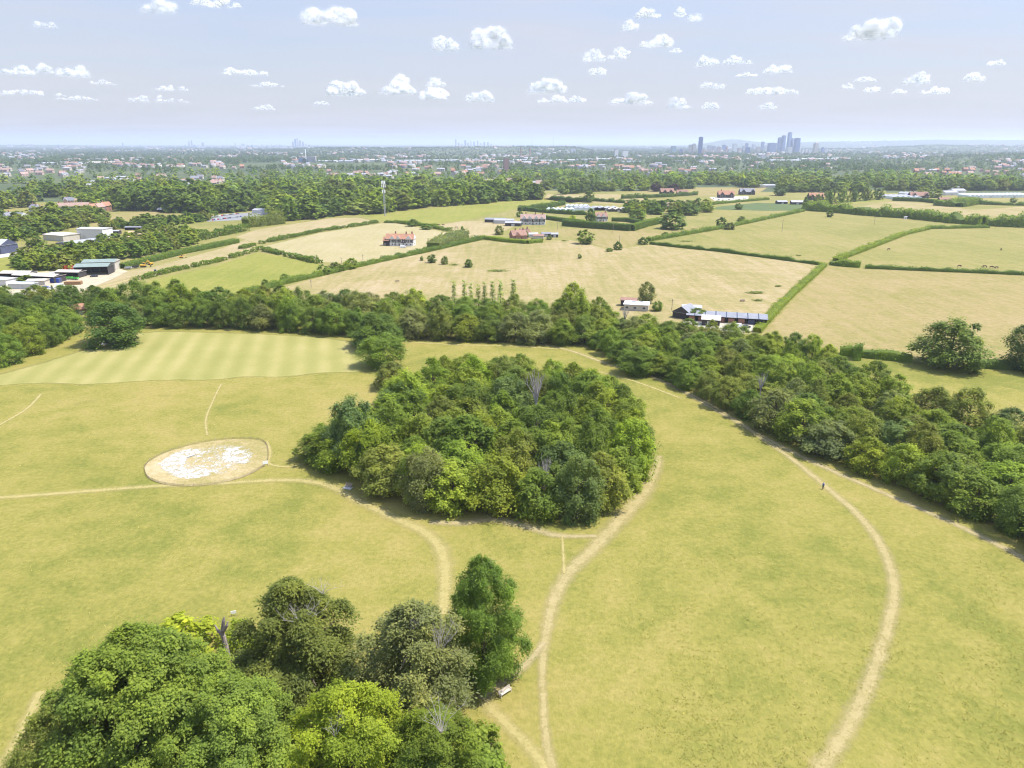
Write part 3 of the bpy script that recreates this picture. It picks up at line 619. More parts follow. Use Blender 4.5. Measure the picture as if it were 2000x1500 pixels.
# woods of the middle distance, still tree by tree where they show large enough
FOREST = [(375,414),(440,416),(500,407),(548,416),(562,431),(655,421),(740,416),(800,407),(900,400),(1000,391),(1050,389),(1000,372),(850,374),(700,378),(560,384),(450,388),(390,395)]
tnf = ['deep green'] * 4 + ['mid green'] * 4 + ['dark green'] * 3 + ['fresh green'] * 3 + ['olive green'] * 2 + ['yellow green'] * 2 + ['pale green']
wood(505, FOREST, 23, (13, 29), (20, 38), tnf, 'trees of the wood behind the bright green field', 'of the middle wood', MID, ['on the field side', 'behind the front', 'in the middle', 'at the back'])
SCHOOL = [(232,412),(300,411),(340,412),(360,408),(400,404),(390,385),(320,392),(235,396)]
wood(506, SCHOOL, 19, (22, 29), (24, 32), ['dark green', 'deep green', 'mid green', 'fresh green'], 'trees behind the sports field', 'of the trees behind the sports field', MID, ['in front', 'at the back'])
WORKS = [(215,508),(250,505),(330,488),(380,475),(360,464),(320,460),(250,478),(190,490),(120,512),(90,528),(150,528)]
wood(507, WORKS, 14, (9, 13), (12, 17), ['olive green', 'deep green', 'mid green', 'olive green', 'fresh green'], 'trees between the works and the gravel strip', 'of the scrub above the farmyard', MID, ['in front', 'at the back'])
SCRUB = [(0,478),(40,462),(100,452),(150,440),(200,430),(170,420),(100,424),(0,432)]
wood(508, SCRUB, 17, (9, 14), (15, 21), ['deep green', 'mid green', 'olive green', 'fresh green'], 'trees among the houses on the left', 'of the trees by the pale houses', MID, ['in front', 'at the back'])
SIDE = ['deep green', 'mid green', 'olive green', 'fresh green', 'dark green']
wood(510, [(-40,412),(60,404),(150,396),(240,388),(345,378),(345,370),(150,376),(-40,388)], 30, (16, 24), (22, 32), SIDE, 'trees behind the terrace', 'of the trees behind the terrace', MID, ['in front', 'at the back'], gap=-.05)
wood(511, [(40,532),(90,516),(150,508),(212,510),(205,502),(150,496),(90,502),(40,516)], 11, (7, 11), (11, 16), SIDE, 'scrub behind the yard sheds', 'of the scrub behind the yard sheds', MID, ['in front', 'at the back'])
wood(512, [(-40,470),(40,466),(100,452),(100,444),(40,448),(-40,456)], 15, (9, 15), (14, 20), SIDE, 'trees above the dark blue shed', 'of the trees above the blue shed', MID, ['in front', 'at the back'])
wood(513, [(90,438),(160,428),(185,418),(150,416),(100,424)], 15, (7, 11), (12, 18), SIDE, 'bushes below the terrace', 'of the bushes below the pink terrace', MID, ['in front', 'at the back'])
wood(514, [(205,450),(300,444),(400,432),(400,428),(300,438),(210,444)], 13, (7, 12), (11, 17), SIDE, 'bushes on the sports field edge', 'of the sports field bushes', MID, ['in front', 'at the back'])
wood(515, [(1500,368),(1640,366),(1740,366),(1740,376),(1640,374),(1500,376)], 22, (14, 22), (20, 30), SIDE, 'trees behind the conifer row', 'of the trees behind the conifer row', MID, ['in front', 'at the back'], gap=-.05)
wood(516, [(1225,420),(1300,418),(1380,416),(1380,408),(1300,402),(1230,410)], 24, (9, 14), (14, 20), SIDE, 'garden trees of the farmhouses', 'of the brick cottage trees', MID, ['in front', 'at the back'])
wood(517, [(1740,372),(2040,372),(2040,364),(1740,364)], 22, (12, 20), (18, 28), SIDE, 'trees behind the glasshouses', 'of the trees behind the glasshouses', MID, ['in front', 'at the back'])
NORTH = [(1060,384),(1150,374),(1270,372),(1400,366),(1500,366),(1640,364),(1720,366),(1720,350),(1500,352),(1300,354),(1100,362),(1050,374)]
wood(509, NORTH, 24, (14, 20), (20, 28), tnf, 'trees of the far wood beyond the fields', 'of the far wood beyond the fields', MID, ['in front', 'at the back'], gap=-.08)
for k in range(20):
    u = k / 19; px = 1572 + u * 150; by = 408 - u * 18 - 3 * math.sin(u * 3)
    plant_px([CONIFER if k % 3 else MID[2]], px, by, by - 24 - 3 * math.sin(k * 2.3), 15, ['dark green', 'deep green', 'dark green', 'olive green'][k % 4], f'dark conifer in the dense row by the tan field, {ORD[k]}{"" if k == 0 else " from the left"}' if k < 19 else 'dark conifer at the right end of the dense row by the tan field', group='dense row of conifers', name='conifer_tree')

# ------------------------------------------------------------------ the 300 largest stay individual trees, everything smaller goes to one mass
def in_view(d):
    a = proj(d['base']); return -80 < a[0] < 2080
allt = sorted([d for d in trees if in_view(d)], key=lambda d: -d['px'])
LIMIT = 298
solo, mass = allt[:LIMIT], allt[LIMIT:]
name_wood_trees(solo)
rt = random.Random(5); MASS_V, MASS_Q, MASS_T, MASS_C = [], [], [], []; mass_n = 0
def add_mass(raw, base, sx, sz, rz, col):
    global mass_n
    v, q, lt = raw; ca, sa = math.cos(rz), math.sin(rz)
    x = (v[:, 0] * ca - v[:, 1] * sa) * sx + base[0]; y = (v[:, 0] * sa + v[:, 1] * ca) * sx + base[1]
    MASS_V.append(np.stack([x, y, v[:, 2] * sz + base[2]], 1)); MASS_Q.append(q + mass_n); mass_n += len(v); MASS_T.append(lt)
    MASS_C.append(np.tile(np.asarray(col[:3], np.float32), (len(q), 1)))
labels_used = {}
for d in solo:
    p = d['p'][0]; rz = d['rz'] if d['rz'] is not None else rt.uniform(0, 6.28)
    root = empty(d['name'], d['base'], rz, d['label'], d['cat'], d['group'])
    sx, sz = d['w'] / p.W, d['h'] / p.H; root.scale = (sx, sx, sz)
    d['root'] = root; c = link('crown', p.crown, root); c.color = tone_rgb(d['tone'], rt)
    link('trunk', p.trunk, root)
    labels_used[d['label']] = labels_used.get(d['label'], 0) + 1
for d in mass:
    p = d['p'][0]; add_mass(p.raw, d['base'], d['w'] / p.W, d['h'] / p.H, rt.uniform(0, 6.28), tone_rgb(d['tone'], rt))
print('n trees', len(trees)); print('individual trees', len(solo), 'to the mass', len(mass), 'smallest solo px', solo[-1]['px'], 'dup labels', [k for k, n in labels_used.items() if n > 1][:5])

# ------------------------------------------------------------------ hedges
def hedge(pts, h, wd, tone, label, leaf=0.3, dens=3.0, patchy=0.0, group=None, clipped=False, seed=1):
    r = np.random.default_rng(seed + int(pts[0][0])); ps = [P(*q) for q in pts]; C, N, T = [], [], []
    for a, b in zip(ps[:-1], ps[1:]):
        L = (b - a).length; n = int(L * (wd + 2 * h) * dens); n = min(n, 16000)
        u = r.uniform(0, 1, n); d = (b - a).normalized(); nr = np.array([-d.y, d.x, 0])
        s = r.uniform(0, 1, n) * (wd + 2 * h); z = np.where(s < h, s, np.where(s < h + wd, h, 2 * h + wd - s)); off = np.where(s < h, -wd / 2, np.where(s < h + wd, s - h - wd / 2, wd / 2))
        nn_ = np.where((s < h)[:, None], -nr, np.where((s < h + wd)[:, None], np.array([0, 0, 1.0]), nr))
        wob = np.array([mnoise.noise((a.x + (b.x - a.x) * t_) * Vector((0.16, 0, 0)) + Vector((0, (a.y + (b.y - a.y) * t_) * 0.16, 3.1))) for t_ in np.linspace(0, 1, 240)]) + (0 if clipped else .45) * np.array([mnoise.noise((a.x + (b.x - a.x) * t_) * Vector((0.045, 0, 0)) + Vector((0, (a.y + (b.y - a.y) * t_) * 0.045, 8.1))) for t_ in np.linspace(0, 1, 240)])
        wv = wob[(u * 239).astype(int)]
        k = 1 + wv * (0.10 if clipped else 0.85)
        z = z * k; off = off * (1 + 0.4 * wv * (not clipped)); keep = np.ones(n, bool)
        if patchy: keep = wv > (patchy - 0.5)
        base = np.array(a)[None] + u[:, None] * np.array(b - a)[None]
        c = base + nr[None] * off[:, None]; c[:, 2] = np.maximum(z, 0.1)
        c += r.normal(0, 0.10 if clipped else 0.28, c.shape); c[:, 2] = np.maximum(c[:, 2], 0.05)
        C.append(c[keep]); N.append(unit(nn_ + r.normal(0, .45, (n, 3)))[keep]); T.append(unit(r.normal(0, 1, (n, 3)))[keep])
    C, N, T = map(np.concatenate, (C, N, T))
    v, q = leaf_quads(C, N, T, leaf * r.uniform(.6, 1.3, len(C)), r.uniform(.5, .9, len(C)))
    lt = np.clip(r.normal(.45, .2, len(C)), 0, 1)
    if not patchy:      # solid core, its darker tone painting in shade behind the outer leaves
        k0 = len(v); cv, cq = [], []
        for a, b in zip(ps[:-1], ps[1:]):
            d = (b - a).normalized(); nr = Vector((-d.y, d.x, 0)); ns = max(2, int((b - a).length / 3))
            for i in range(ns + 1):
                p_ = a.lerp(b, i / ns); wv = mnoise.noise(Vector((p_.x * .16, 0, 0)) + Vector((0, p_.y * .16, 3.1))); hh = h * (.9 + wv * (.08 if clipped else .7)); ww = wd * .42
                for sx, z in ((-1, 0), (-1, hh * .9), (-.6, hh), (.6, hh), (1, hh * .9), (1, 0)): q_ = p_ + nr * sx * ww; cv.append((q_.x, q_.y, z))
                if i:
                    m_ = k0 + len(cv) - 12
                    for j in range(5): cq.append((m_ + j, m_ + j + 1, m_ + j + 7, m_ + j + 6))
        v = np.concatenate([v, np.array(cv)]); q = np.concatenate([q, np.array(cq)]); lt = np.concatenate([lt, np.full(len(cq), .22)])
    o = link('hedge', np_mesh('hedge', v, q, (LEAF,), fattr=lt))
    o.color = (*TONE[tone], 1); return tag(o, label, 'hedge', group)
hedge([(1270,477),(1330,484),(1400,491),(1500,504),(1603,518)], 2.4, 3.0, 'deep green', 'straight dark hedge along the top of the tan pasture', 0.32)
hedge([(1609,520),(1590,537),(1560,564),(1520,602),(1478,650)], 2.2, 4.2, 'fresh green', 'broad bright green hedge running down between the two tan pastures', 0.28, 3.5)
hedge([(1690,524),(1800,529),(1900,533),(2080,541)], 2.3, 3.2, 'deep green', 'dark straight hedge on the right with animals behind it', 0.32)
hedge([(1622,517),(1650,520),(1680,522)], 3.2, 6, 'mid green', 'short bushy hedge piece at the meeting of four pastures', 0.4)
hedge([(1632,510),(1700,484),(1765,459),(1812,448)], 2.6, 5, 'fresh green', 'light green hedge slanting up between two pastures', 0.36)
hedge([(1812,447),(1870,446),(1930,445)], 2.6, 5, 'mid green', 'short hedge along the far side of the animals pasture', 0.38)
hedge([(1575,410),(1640,415),(1700,421),(1780,426),(1850,434),(1920,440),(2080,446)], 8.5, 18, 'mid green', 'thick bushy hedgerow below the glasshouses', 0.75, 1.0)
hedge([(480,574),(560,553),(640,535),(700,521),(775,504)], 2.6, 5, 'mid green', 'hedge between the green crop and the tan pasture', 0.36)
hedge([(775,504),(850,488),(905,475),(942,467)], 2.8, 6, 'deep green', 'hedge below the timbered house', 0.4)
hedge([(846,486),(880,473),(905,462)], 6, 12, 'grey green', 'bushy pale thicket right of the timbered house', 0.6, 1.4)
hedge([(505,487),(530,493),(560,500),(625,515)], 2.4, 4.5, 'deep green', 'patchy hedge between the wheat field and the green crop', 0.5, 6, 0.22)
hedge([(470,487),(500,478),(560,466),(620,453),(700,441),(737,435)], 2.2, 5, 'deep green', 'patchy hedge between the wheat and the barley', 0.55, 5, 0.22)
hedge([(737,435),(780,436),(830,442),(880,452)], 2.4, 4, 'mid green', 'hedge along the far side of the wheat field', 0.55, 5, 0.2)
hedge([(272,547),(330,532),(420,513),(500,491)], 2.2, 3.5, 'mid green', 'broken low hedge along the green crop', 0.5, 6, 0.36)
hedge([(238,525),(300,510),(360,495),(462,474)], 3.5, 7, 'deep green', 'tall clipped hedge beside the gravel strip', 0.4, 2.5, clipped=True)
hedge([(1100,441),(1160,446),(1234,451)], 6.5, 6, 'dark green', 'tall dark clipped hedge in front of the farmhouses', 0.45, 2.4, clipped=True)
hedge([(1234,451),(1262,442),(1290,436)], 6.0, 6, 'deep green', 'shorter end of the tall clipped hedge turning towards the big tree', 0.45, 2.4, clipped=True)
hedge([(1195,432),(1225,433),(1250,437)], 4, 5, 'dark green', 'second clipped hedge behind the tall dark one', 0.45, 2.4, clipped=True)
hedge([(1065,428),(1100,433),(1140,437)], 4, 4, 'dark green', 'dark hedge right of the timbered farmhouse', 0.45, 2.4, clipped=True)
hedge([(940,466),(985,472),(1030,476),(1058,473)], 3, 5, 'yellow green', 'bright topped low hedge in front of the tile roofed farm buildings', 0.4, 2.4, clipped=True)
hedge([(1266,471),(1330,460),(1400,448),(1460,436),(1510,425),(1568,413)], 2.8, 5.5, 'mid green', 'hedge rising from the straight hedge towards the dark crop', 0.42, 2.5)
hedge([(1014,412),(1060,408),(1100,400)], 5, 7, 'dark green', 'dark hedge around the glasshouses on their far left', 0.6, 1.6)
hedge([(1018,411),(1060,415),(1115,419),(1145,420)], 4, 5, 'dark green', 'dark hedge in front of the glasshouses', 0.6, 1.6)
hedge([(1075,389),(1150,392),(1240,398)], 4, 7, 'dark green', 'dark hedge across the small tan field', 0.6, 1.4)
hedge([(1215,388),(1300,385),(1360,381)], 4.5, 7, 'dark green', 'dark hedge in front of the far timbered house', 0.7, 1.4)
hedge([(1378,401),(1440,395),(1500,390)], 3, 6, 'mid green', 'low hedge left of the dark crop', 0.6, 1.4)
hedge([(1743,392),(1800,394),(1828,397)], 5, 6, 'dark green', 'clipped dark hedge in front of the white glasshouses', 0.6, 1.6, clipped=True)
hedge([(1828,401),(1870,404),(1905,398)], 8, 16, 'mid green', 'bushy hedge around the tile roofed cottage by the glasshouses', 0.7, 1.0)
hedge([(1910,399),(1960,401),(2080,403)], 4, 7, 'deep green', 'hedge across the right tan field', 0.6, 1.2)
hedge([(1640,692),(1700,698),(1780,706)], 3.4, 5, 'mid green', 'hedge left of the large round tree at the edge of the tan pasture', 0.28, 3)
hedge([(1895,716),(1940,718),(2080,728)], 3.2, 5, 'deep green', 'dark hedge between the two large round trees', 0.28, 3)
hedge([(1665,700),(1682,702)], 5.5, 6, 'deep green', 'taller bush clump in the hedge below the tan pasture', 0.28, 3)
hedge([(480,444),(520,440),(548,436)], 9, 14, 'olive green', 'clump of tall scrub at the end of the barley field', 0.7, 1.2)
hedge([(225,448),(260,444),(310,440),(360,432),(420,424)], 5, 9, 'deep green', 'scrubby hedge along the sports field', 0.75, 2.6, 0.2)
hedge([(380,470),(440,458),(478,450)], 5, 10, 'deep green', 'scrubby hedge above the gravel strip', 0.75, 2.6, 0.2)
# ------------------------------------------------------------------ building materials
M = dict(
 white=plain('white_render', (0.58, 0.57, 0.55), 0.8, 0.08, 0.6), cream=plain('cream_render', (0.46, 0.42, 0.35), 0.8, 0.1, 0.6), brick=plain('red_brick', (0.33, 0.17, 0.12), 0.9, 0.2, 1.2),
 pinkb=plain('pale_brick', (0.45, 0.33, 0.27), 0.9, 0.15, 1.0), black=plain('black_timber', (0.035, 0.033, 0.035), 0.7, 0.3, 2), timber=plain('tarred_timber', (0.055, 0.05, 0.048), 0.8, 0.3, 2),
 orange=plain('orange_clay_tile', (0.34, 0.18, 0.115), 0.85, 0.22, 0.8), brown=plain('brown_clay_tile', (0.27, 0.16, 0.12), 0.85, 0.25, 0.8), pink=plain('weathered_tile', (0.33, 0.225, 0.185), 0.85, 0.2, 0.7),
 slate=plain('grey_slate', (0.20, 0.20, 0.22), 0.7, 0.2, 0.8), grey=plain('grey_sheet_roof', (0.21, 0.215, 0.235), 0.6, 0.15, 0.4), pale=plain('pale_sheet_roof', (0.31, 0.31, 0.33), 0.55, 0.12, 0.3),
 sheen=plain('white_sheet_roof', (0.37, 0.37, 0.39), 0.5, 0.08, 0.3), green=plain('green_sheet_roof', (0.19, 0.235, 0.21), 0.6, 0.12, 0.4), beige=plain('fibre_cement_roof', (0.46, 0.42, 0.36), 0.8, 0.2, 0.5),
 navy=plain('dark_blue_cladding', (0.07, 0.08, 0.13), 0.6, 0.2, 0.5), blue=plain('blue_container_paint', (0.05, 0.10, 0.42), 0.5, 0.1, 0.8), red=plain('red_paint', (0.36, 0.04, 0.03), 0.4, 0.1, 1), yellow=plain('yellow_paint', (0.65, 0.38, 0.03), 0.45, 0.12, 1),
 lime=plain('green_machine_paint', (0.10, 0.42, 0.07), 0.45, 0.12, 1), glass=plain('window_glass', (0.05, 0.06, 0.08), 0.15, 0.1, 1, 0, 0.6), glassh=plain('whitened_glasshouse_glass', (0.60, 0.66, 0.70), 0.25, 0.12, 0.25, 0, 0.5),
 rubber=plain('tyre_rubber', (0.03, 0.03, 0.03), 0.9, 0.1), steel=plain('galvanised_steel', (0.45, 0.46, 0.48), 0.5, 0.1, 1, 0.3), concrete=plain('concrete', (0.46, 0.44, 0.40), 0.9, 0.12, 1), bench_wood=plain('pale_bench_wood', (0.52, 0.46, 0.38), 0.85, 0.15, 6), wood=plain('weathered_wood', (0.33, 0.26, 0.20), 0.9, 0.25, 3),
 hay=plain('stacked_timber', (0.30, 0.18, 0.09), 0.95, 0.3, 2), solar=plain('dark_panel', (0.06, 0.075, 0.11), 0.25, 0.15, 1, 0, 0.5), plastic=plain('white_plastic', (0.80, 0.80, 0.79), 0.4, 0.05))

def window(parent, x, y, z, w, h, face='front', frame='white'):
    """frame standing 3 cm proud of the wall and its pane"""
    m = MB()
    if face == 'front': m.box((x, y - 0.03, z), (w, 0.10, h), M[frame])
    else: m.box((x, y, z), (0.10, w, h), M[frame])
    f = m.build('window', parent); p = MB()
    if face == 'front': p.box((x, y - 0.09, z + 0.1), (w - 0.22, 0.04, h - 0.2), M['glass'])
    else: p.box((x + (0.06 if x > 0 else -0.06), y, z + 0.1), (0.04, w - 0.22, h - 0.2), M['glass'])
    p.build('pane', f)
def house(px, py, W, D, h, rh, wm, rm, label, rz=0.0, gables=(), timber=False, chim=((-0.3, 0.0),), storeys=2, nwin=4, hip=0.0, cat='house', name='house', group=None, gm=None, door=True):
    """pitched house: ridge along its length, cross gables (offset, width, projection) on the front"""
    b = P(px, py); root = empty(name, b, rz, label, cat, group); w = MB(); r = MB()
    w.box((0, 0, 0), (W, D, h), M[wm]); r.gable((0, 0, 0), W, D, h, h + rh, M[rm], 0.45, hip=hip, end=M[gm or wm])
    for gx, gw, gp in gables:
        w.box((gx, -D / 2 - gp / 2 + 0.1, 0), (gw, gp, h), M[gm or wm])
        r.gable((gx, -D / 4 - gp / 2, 0), D / 2 + gp, gw, h - 0.05, h + min(rh * 0.97, gw * 0.62), M[rm], 0.3, rz=math.pi / 2, end=M[gm or wm])
    w.build('wall', root); ro = r.build('roof', root)
    for cx_, cy_ in chim:
        c = MB(); c.box((cx_ * W, cy_ * D, h + rh * 0.35), (1.1, 0.8, rh * 0.65 + 1.5), M['brick']); c.box((cx_ * W, cy_ * D, h + rh + 1.5), (0.7, 0.35, 0.45), M['orange']); c.build('chimney', ro)
    if timber:
        t_ = MB(); y = -D / 2 - 0.04; n = int(W / 1.7)
        for k in range(n + 1): t_.box((-W / 2 + 0.15 + k * (W - 0.3) / n, y, h * 0.5), (0.62, 0.12, h * 0.5), M['black'])
        t_.box((0, y - 0.003, h * 0.47), (W, 0.14, 0.6), M['black'])
        for gx, gw, gp in gables:
            yy = -D / 2 - gp + 0.06
            for k in range(5): t_.box((gx - gw / 2 + 0.1 + k * (gw - 0.2) / 4, yy, h * 0.5), (0.6, 0.14, h * 0.5 + min(rh * 0.9, gw * 0.5) * (1 - abs(k - 2) / 2) * 0.92), M['black'])
        t_.build('timber_frame', root)
    ys = -D / 2
    for s in range(storeys):
        for k in range(nwin):
            x = -W / 2 + (k + 0.5) * W / nwin; yy = ys
            for gx, gw, gp in gables:
                if abs(x - gx) < gw / 2 + 0.3: yy = ys - gp + 0.1; x = gx if abs(x - gx) < gw / 4 else x
            if s == 0 and k == nwin // 2 and door: continue
            window(root, x, yy, 0.9 + s * (h / storeys), 1.3, 1.25)
    if door:
        x = -W / 2 + (nwin // 2 + 0.5) * W / nwin; yy = ys
        for gx, gw, gp in gables:
            if abs(x - gx) < gw / 2 + 0.3: yy = ys - gp + 0.1
        d = MB(); d.box((x, yy - 0.04, 0), (1.0, 0.1, 2.1), M['timber']); d.build('door', root)
    window(root, W / 2, 0, 1.0, 1.2, 1.2, 'side')
    return root
def shed(px, py, W, D, h, rh, wm, rm, label, rz=0.0, name='shed', cat='shed', open_front=False, n_span=1, group=None, doors=1, lights=False):
    """farm or works building of one or more pitched spans (ridges along the depth when several)"""
    b = P(px, py); root = empty(name, b, rz, label, cat, group); w = MB(); r = MB()
    if open_front:
        w.box((0, D / 2 - 0.1, 0), (W, 0.2, h), M[wm]); w.box((-W / 2 + 0.1, -0.1, 0), (0.2, D - 0.2, h), M[wm]); w.box((W / 2 - 0.1, -0.1, 0), (0.2, D - 0.2, h), M[wm])
        for k in range(1, 4): p = MB(); p.box((-W / 2 + k * W / 4, -D / 2 + 0.2, 0), (0.25, 0.25, h - 0.02), M['timber']); p.build('post', root)
    else: w.box((0, 0, 0), (W, D, h), M[wm])
    w.build('wall', root)
    if n_span == 1: r.gable((0, 0, 0), W, D, h, h + rh, M[rm], 0.4, end=M[wm])
    else:
        for k in range(n_span): r.gable((-W / 2 + (k + 0.5) * W / n_span, 0, 0), D, W / n_span - 0.04, h, h + rh, M[rm], 0.02, rz=math.pi / 2, end=M[wm])
    ro = r.build('roof', root)
    if lights:
        for k in range(4): l_ = MB(); x = -W / 2 + (k + 0.5) * W / 4; l_.box((x, -D * 0.25, h + rh * 0.5 + 0.06), (W / 16, D * 0.2, 0.12), M['glassh']); l_.build('roof_light', ro)
    if not open_front:
        for k in range(doors): d = MB(); x = -W / 2 + (k + 0.5) * W / doors; d.box((x, -D / 2 - 0.04, 0), (min(3.2, W / doors * 0.4), 0.1, min(h * 0.75, 3.4)), M['steel']); d.build('door', root)
    return root

# timbered house in the wheat field
house(783, 479, 23, 8, 5.6, 3.8, 'white', 'orange', 'long timbered black and white house with orange roofs in the wheat field', rz=-0.12, gables=((-5.5, 4.6, 1.6), (-0.6, 4.2, 1.2), (8.2, 5.0, 1.8)), timber=True, chim=((-0.18, .1), (0.22, 0), (0.42, .1)), nwin=7)
house(758.5, 479, 6.5, 6.5, 4.2, 2.8, 'black', 'orange', 'low dark wing at the left end of the long timbered house', rz=-0.12, chim=(), nwin=2, storeys=1)
house(1041, 438, 25, 9, 6, 4.4, 'white', 'pink', 'timbered farmhouse with four gables and brown roofs left of the clipped hedge', rz=-0.1, gables=((-8.5, 5, 1.5), (-2.8, 5, 1.2), (4, 5, 1.5), (9.5, 4.5, 1)), timber=True, chim=((-0.3, .1), (0.1, 0), (0.4, 0)), nwin=7)
house(1012, 467, 13, 9, 3.6, 4.4, 'brick', 'brown', 'brown tile roofed farmhouse among low hedges, left of the grey sheds', rz=0.35, gables=((-2, 4.5, 1.5),), chim=((-0.2, 0), (.35, 0)), storeys=1, nwin=4)
house(1024, 462, 9, 7, 3.4, 3.6, 'brick', 'brown', 'smaller brown roofed house right behind the tile roofed farmhouse', rz=-0.3, chim=((.3, 0),), storeys=1, nwin=3)
house(1172, 432, 14, 8, 5.2, 4.0, 'white', 'brown', 'gabled timbered house behind the tall clipped hedge', rz=0.2, gables=((-3.6, 4.4, 1.4), (2.2, 4.4, 1.4)), timber=True, chim=((.4, 0),), nwin=4)
house(1230, 407, 13, 8, 4.6, 4.2, 'timber', 'orange', 'orange roofed cottage with a dark side right of the glasshouses', rz=0.15, gables=((3.5, 4.2, 1.2),), chim=((-.2, 0), (.3, 0)), nwin=4)
house(1310, 408, 15, 8, 4.4, 4.0, 'pinkb', 'pink', 'brick cottage half hidden by the dark trees above the clipped hedge', rz=0.1, chim=((.3, 0),), nwin=4)
house(1302, 380, 22, 10, 4.5, 5.5, 'timber', 'brown', 'dark gabled house among purple trees at the edge of the far wood', rz=0.1, gables=((-5, 6, 2), (5, 6, 2)), nwin=6)
house(1332, 381, 18, 9, 4.0, 4.6, 'timber', 'brown', 'low brown roofed house right of the purple trees', rz=-0.1, gables=((-4, 5, 1.5),), nwin=5, storeys=1)
house(1417, 386, 24, 10, 4.8, 5.8, 'timber', 'orange', 'dark house with two black gables and red roof behind the parked vehicles', gables=((-7, 6.5, 2), (7, 6.5, 2)), nwin=6)
house(1458, 380, 24, 10, 4.4, 5.6, 'timber', 'slate', 'dark slate roofed house with two gables above the green crop', gables=((-7, 7, 2), (8, 7, 2)), nwin=6)
house(1592, 390, 22, 10, 4.6, 5.4, 'timber', 'orange', 'red roofed house with a black gable at the left of the conifer row', rz=0.1, gables=((-8, 6, 2),), nwin=6)
house(1792, 388, 27, 10, 4.6, 5.6, 'timber', 'brown', 'brown roofed house with two black gables in front of the white glasshouses', gables=((-9, 7, 2.5), (9, 7, 2.5)), nwin=7)
house(1843, 398, 19, 9, 3.8, 5.0, 'timber', 'brown', 'brown tile roofed cottage behind the bushy hedge on the right', rz=0.25, gables=((-4, 5, 1.5),), nwin=5, storeys=1)
# houses at the left
house(32, 434, 26, 13, 6, 4.5, 'white', 'slate', 'large grey roofed white house at the left edge among trees', rz=-0.3, gables=((-4, 7, 2),), nwin=6)
for k, (px, py) in enumerate([(70, 414), (77, 417), (85, 420)]):
    house(px, py, 11, 9, 5.5, 4.0, 'white', 'slate', ['uppermost', 'middle', 'lowest'][k] + ' of three pale houses stepping down beside the light green tree', rz=-0.5, nwin=2, group='stepped pale houses')
for k, px in enumerate([123, 134, 145, 156, 167]):
    house(px, 411 - k * 0.4, 10.5, 9, 5.2, 4.0, 'pinkb', 'pink', f'pink roofed terraced house behind the light green trees, {ORD[k]}{"" if k == 0 else " from the left"} of five', nwin=2, rz=0.05, group='terrace of pink roofed houses')
house(139, 400, 14, 9, 6, 4.5, 'pinkb', 'slate', 'slate roofed house with a gable above the pink terrace', gables=((-3, 5, 1.5),), nwin=3)
house(183, 414, 10, 8, 5.6, 4.4, 'pinkb', 'orange', 'gabled house with orange roof left of the dark conifer by the sports field', rz=1.2, nwin=2)
house(196, 413, 10, 8, 5.6, 4.4, 'pinkb', 'pink', 'gabled house with pink roof right beside the orange one', rz=1.2, nwin=2)
house(208, 411, 10, 8, 5.8, 4.8, 'brick', 'orange', 'red brick gabled house in the row above the sports field', rz=1.0, nwin=2)
house(224, 404, 16, 9, 5.6, 4.4, 'pinkb', 'orange', 'orange roofed house at the right end of the row above the sports field', rz=0.2, nwin=4)
house(126, 425, 13, 9, 4.8, 3.6, 'white', 'pale', 'small white house below the pink terrace', rz=0.6, nwin=3)
shed(220, 457, 14, 6, 3.0, 0.7, 'timber', 'pale', 'white roofed open shelter above the works', open_front=True, name='shelter', cat='shelter')
shed(262, 449, 15, 6, 2.8, 0.7, 'timber', 'slate', 'grey roofed open shelter on the sports field hedge', open_front=True, name='shelter', cat='shelter')
shed(324, 414, 16, 10, 3.2, 2.0, 'timber', 'slate', 'dark roofed pavilion beneath the trees of the sports field', name='pavilion', cat='pavilion', open_front=True)
# works and farmyard
shed(172, 487, 34, 28, 6.0, 0.9, 'navy', 'pale', 'large pale roofed works building with a dark wall', rz=-0.42, name='works_building', cat='factory', doors=3, n_span=2)
shed(188, 466, 24, 14, 9, 1.0, 'white', 'sheen', 'white box like block behind the large pale roofed works', rz=-0.12, name='works_building', cat='factory', doors=2)
shed(124, 468, 26, 18, 5, 0.8, 'cream', 'beige', 'low beige roofed works wing left of the large one', rz=-0.42, name='works_building', cat='factory', doors=2)
shed(-6, 493, 26, 15, 6.5, 4.0, 'navy', 'sheen', 'big shed with white roof and dark blue wall at the left edge', rz=-0.25, name='barn', cat='barn', doors=2)
shed(186, 535, 20, 11, 5.5, 1.4, 'timber', 'green', 'green roofed barn with a dark front, nearer of two', rz=0.16, name='barn', cat='barn', open_front=True)
shed(200, 527, 20, 10, 5.8, 1.4, 'cream', 'green', 'green roofed barn behind the nearer one', rz=0.16, name='barn', cat='barn')
shed(78, 549, 30, 9, 4, 1.0, 'timber', 'beige', 'long low shed with beige roof in the farmyard', rz=-0.22, open_front=True)
shed(38, 544, 18, 9, 4, 1.0, 'timber', 'beige', 'shorter beige roofed shed at the left of the farmyard', rz=-0.05, open_front=True)
shed(140, 541, 15, 8, 3.8, 0.9, 'timber', 'beige', 'beige roofed open shed with green machinery below the trucks', rz=-0.08, open_front=True)
shed(6, 555, 14, 8, 3.6, 0.9, 'white', 'sheen', 'white shed at the left edge of the farmyard', rz=-0.25)
shed(47, 563, 14, 6, 3.2, 0.7, 'steel', 'glassh', 'small grey glass sided shed in front of the farmyard', rz=-0.06)
shed(76, 556, 10, 6, 3, 0.7, 'cream', 'beige', 'small cream shed beside the blue container', rz=0.1)
shed(158, 612, 9, 7, 2.8, 2.2, 'brick', 'orange', 'small tile roofed hut in the trees below the farm drive', rz=0.4, name='hut', cat='hut')
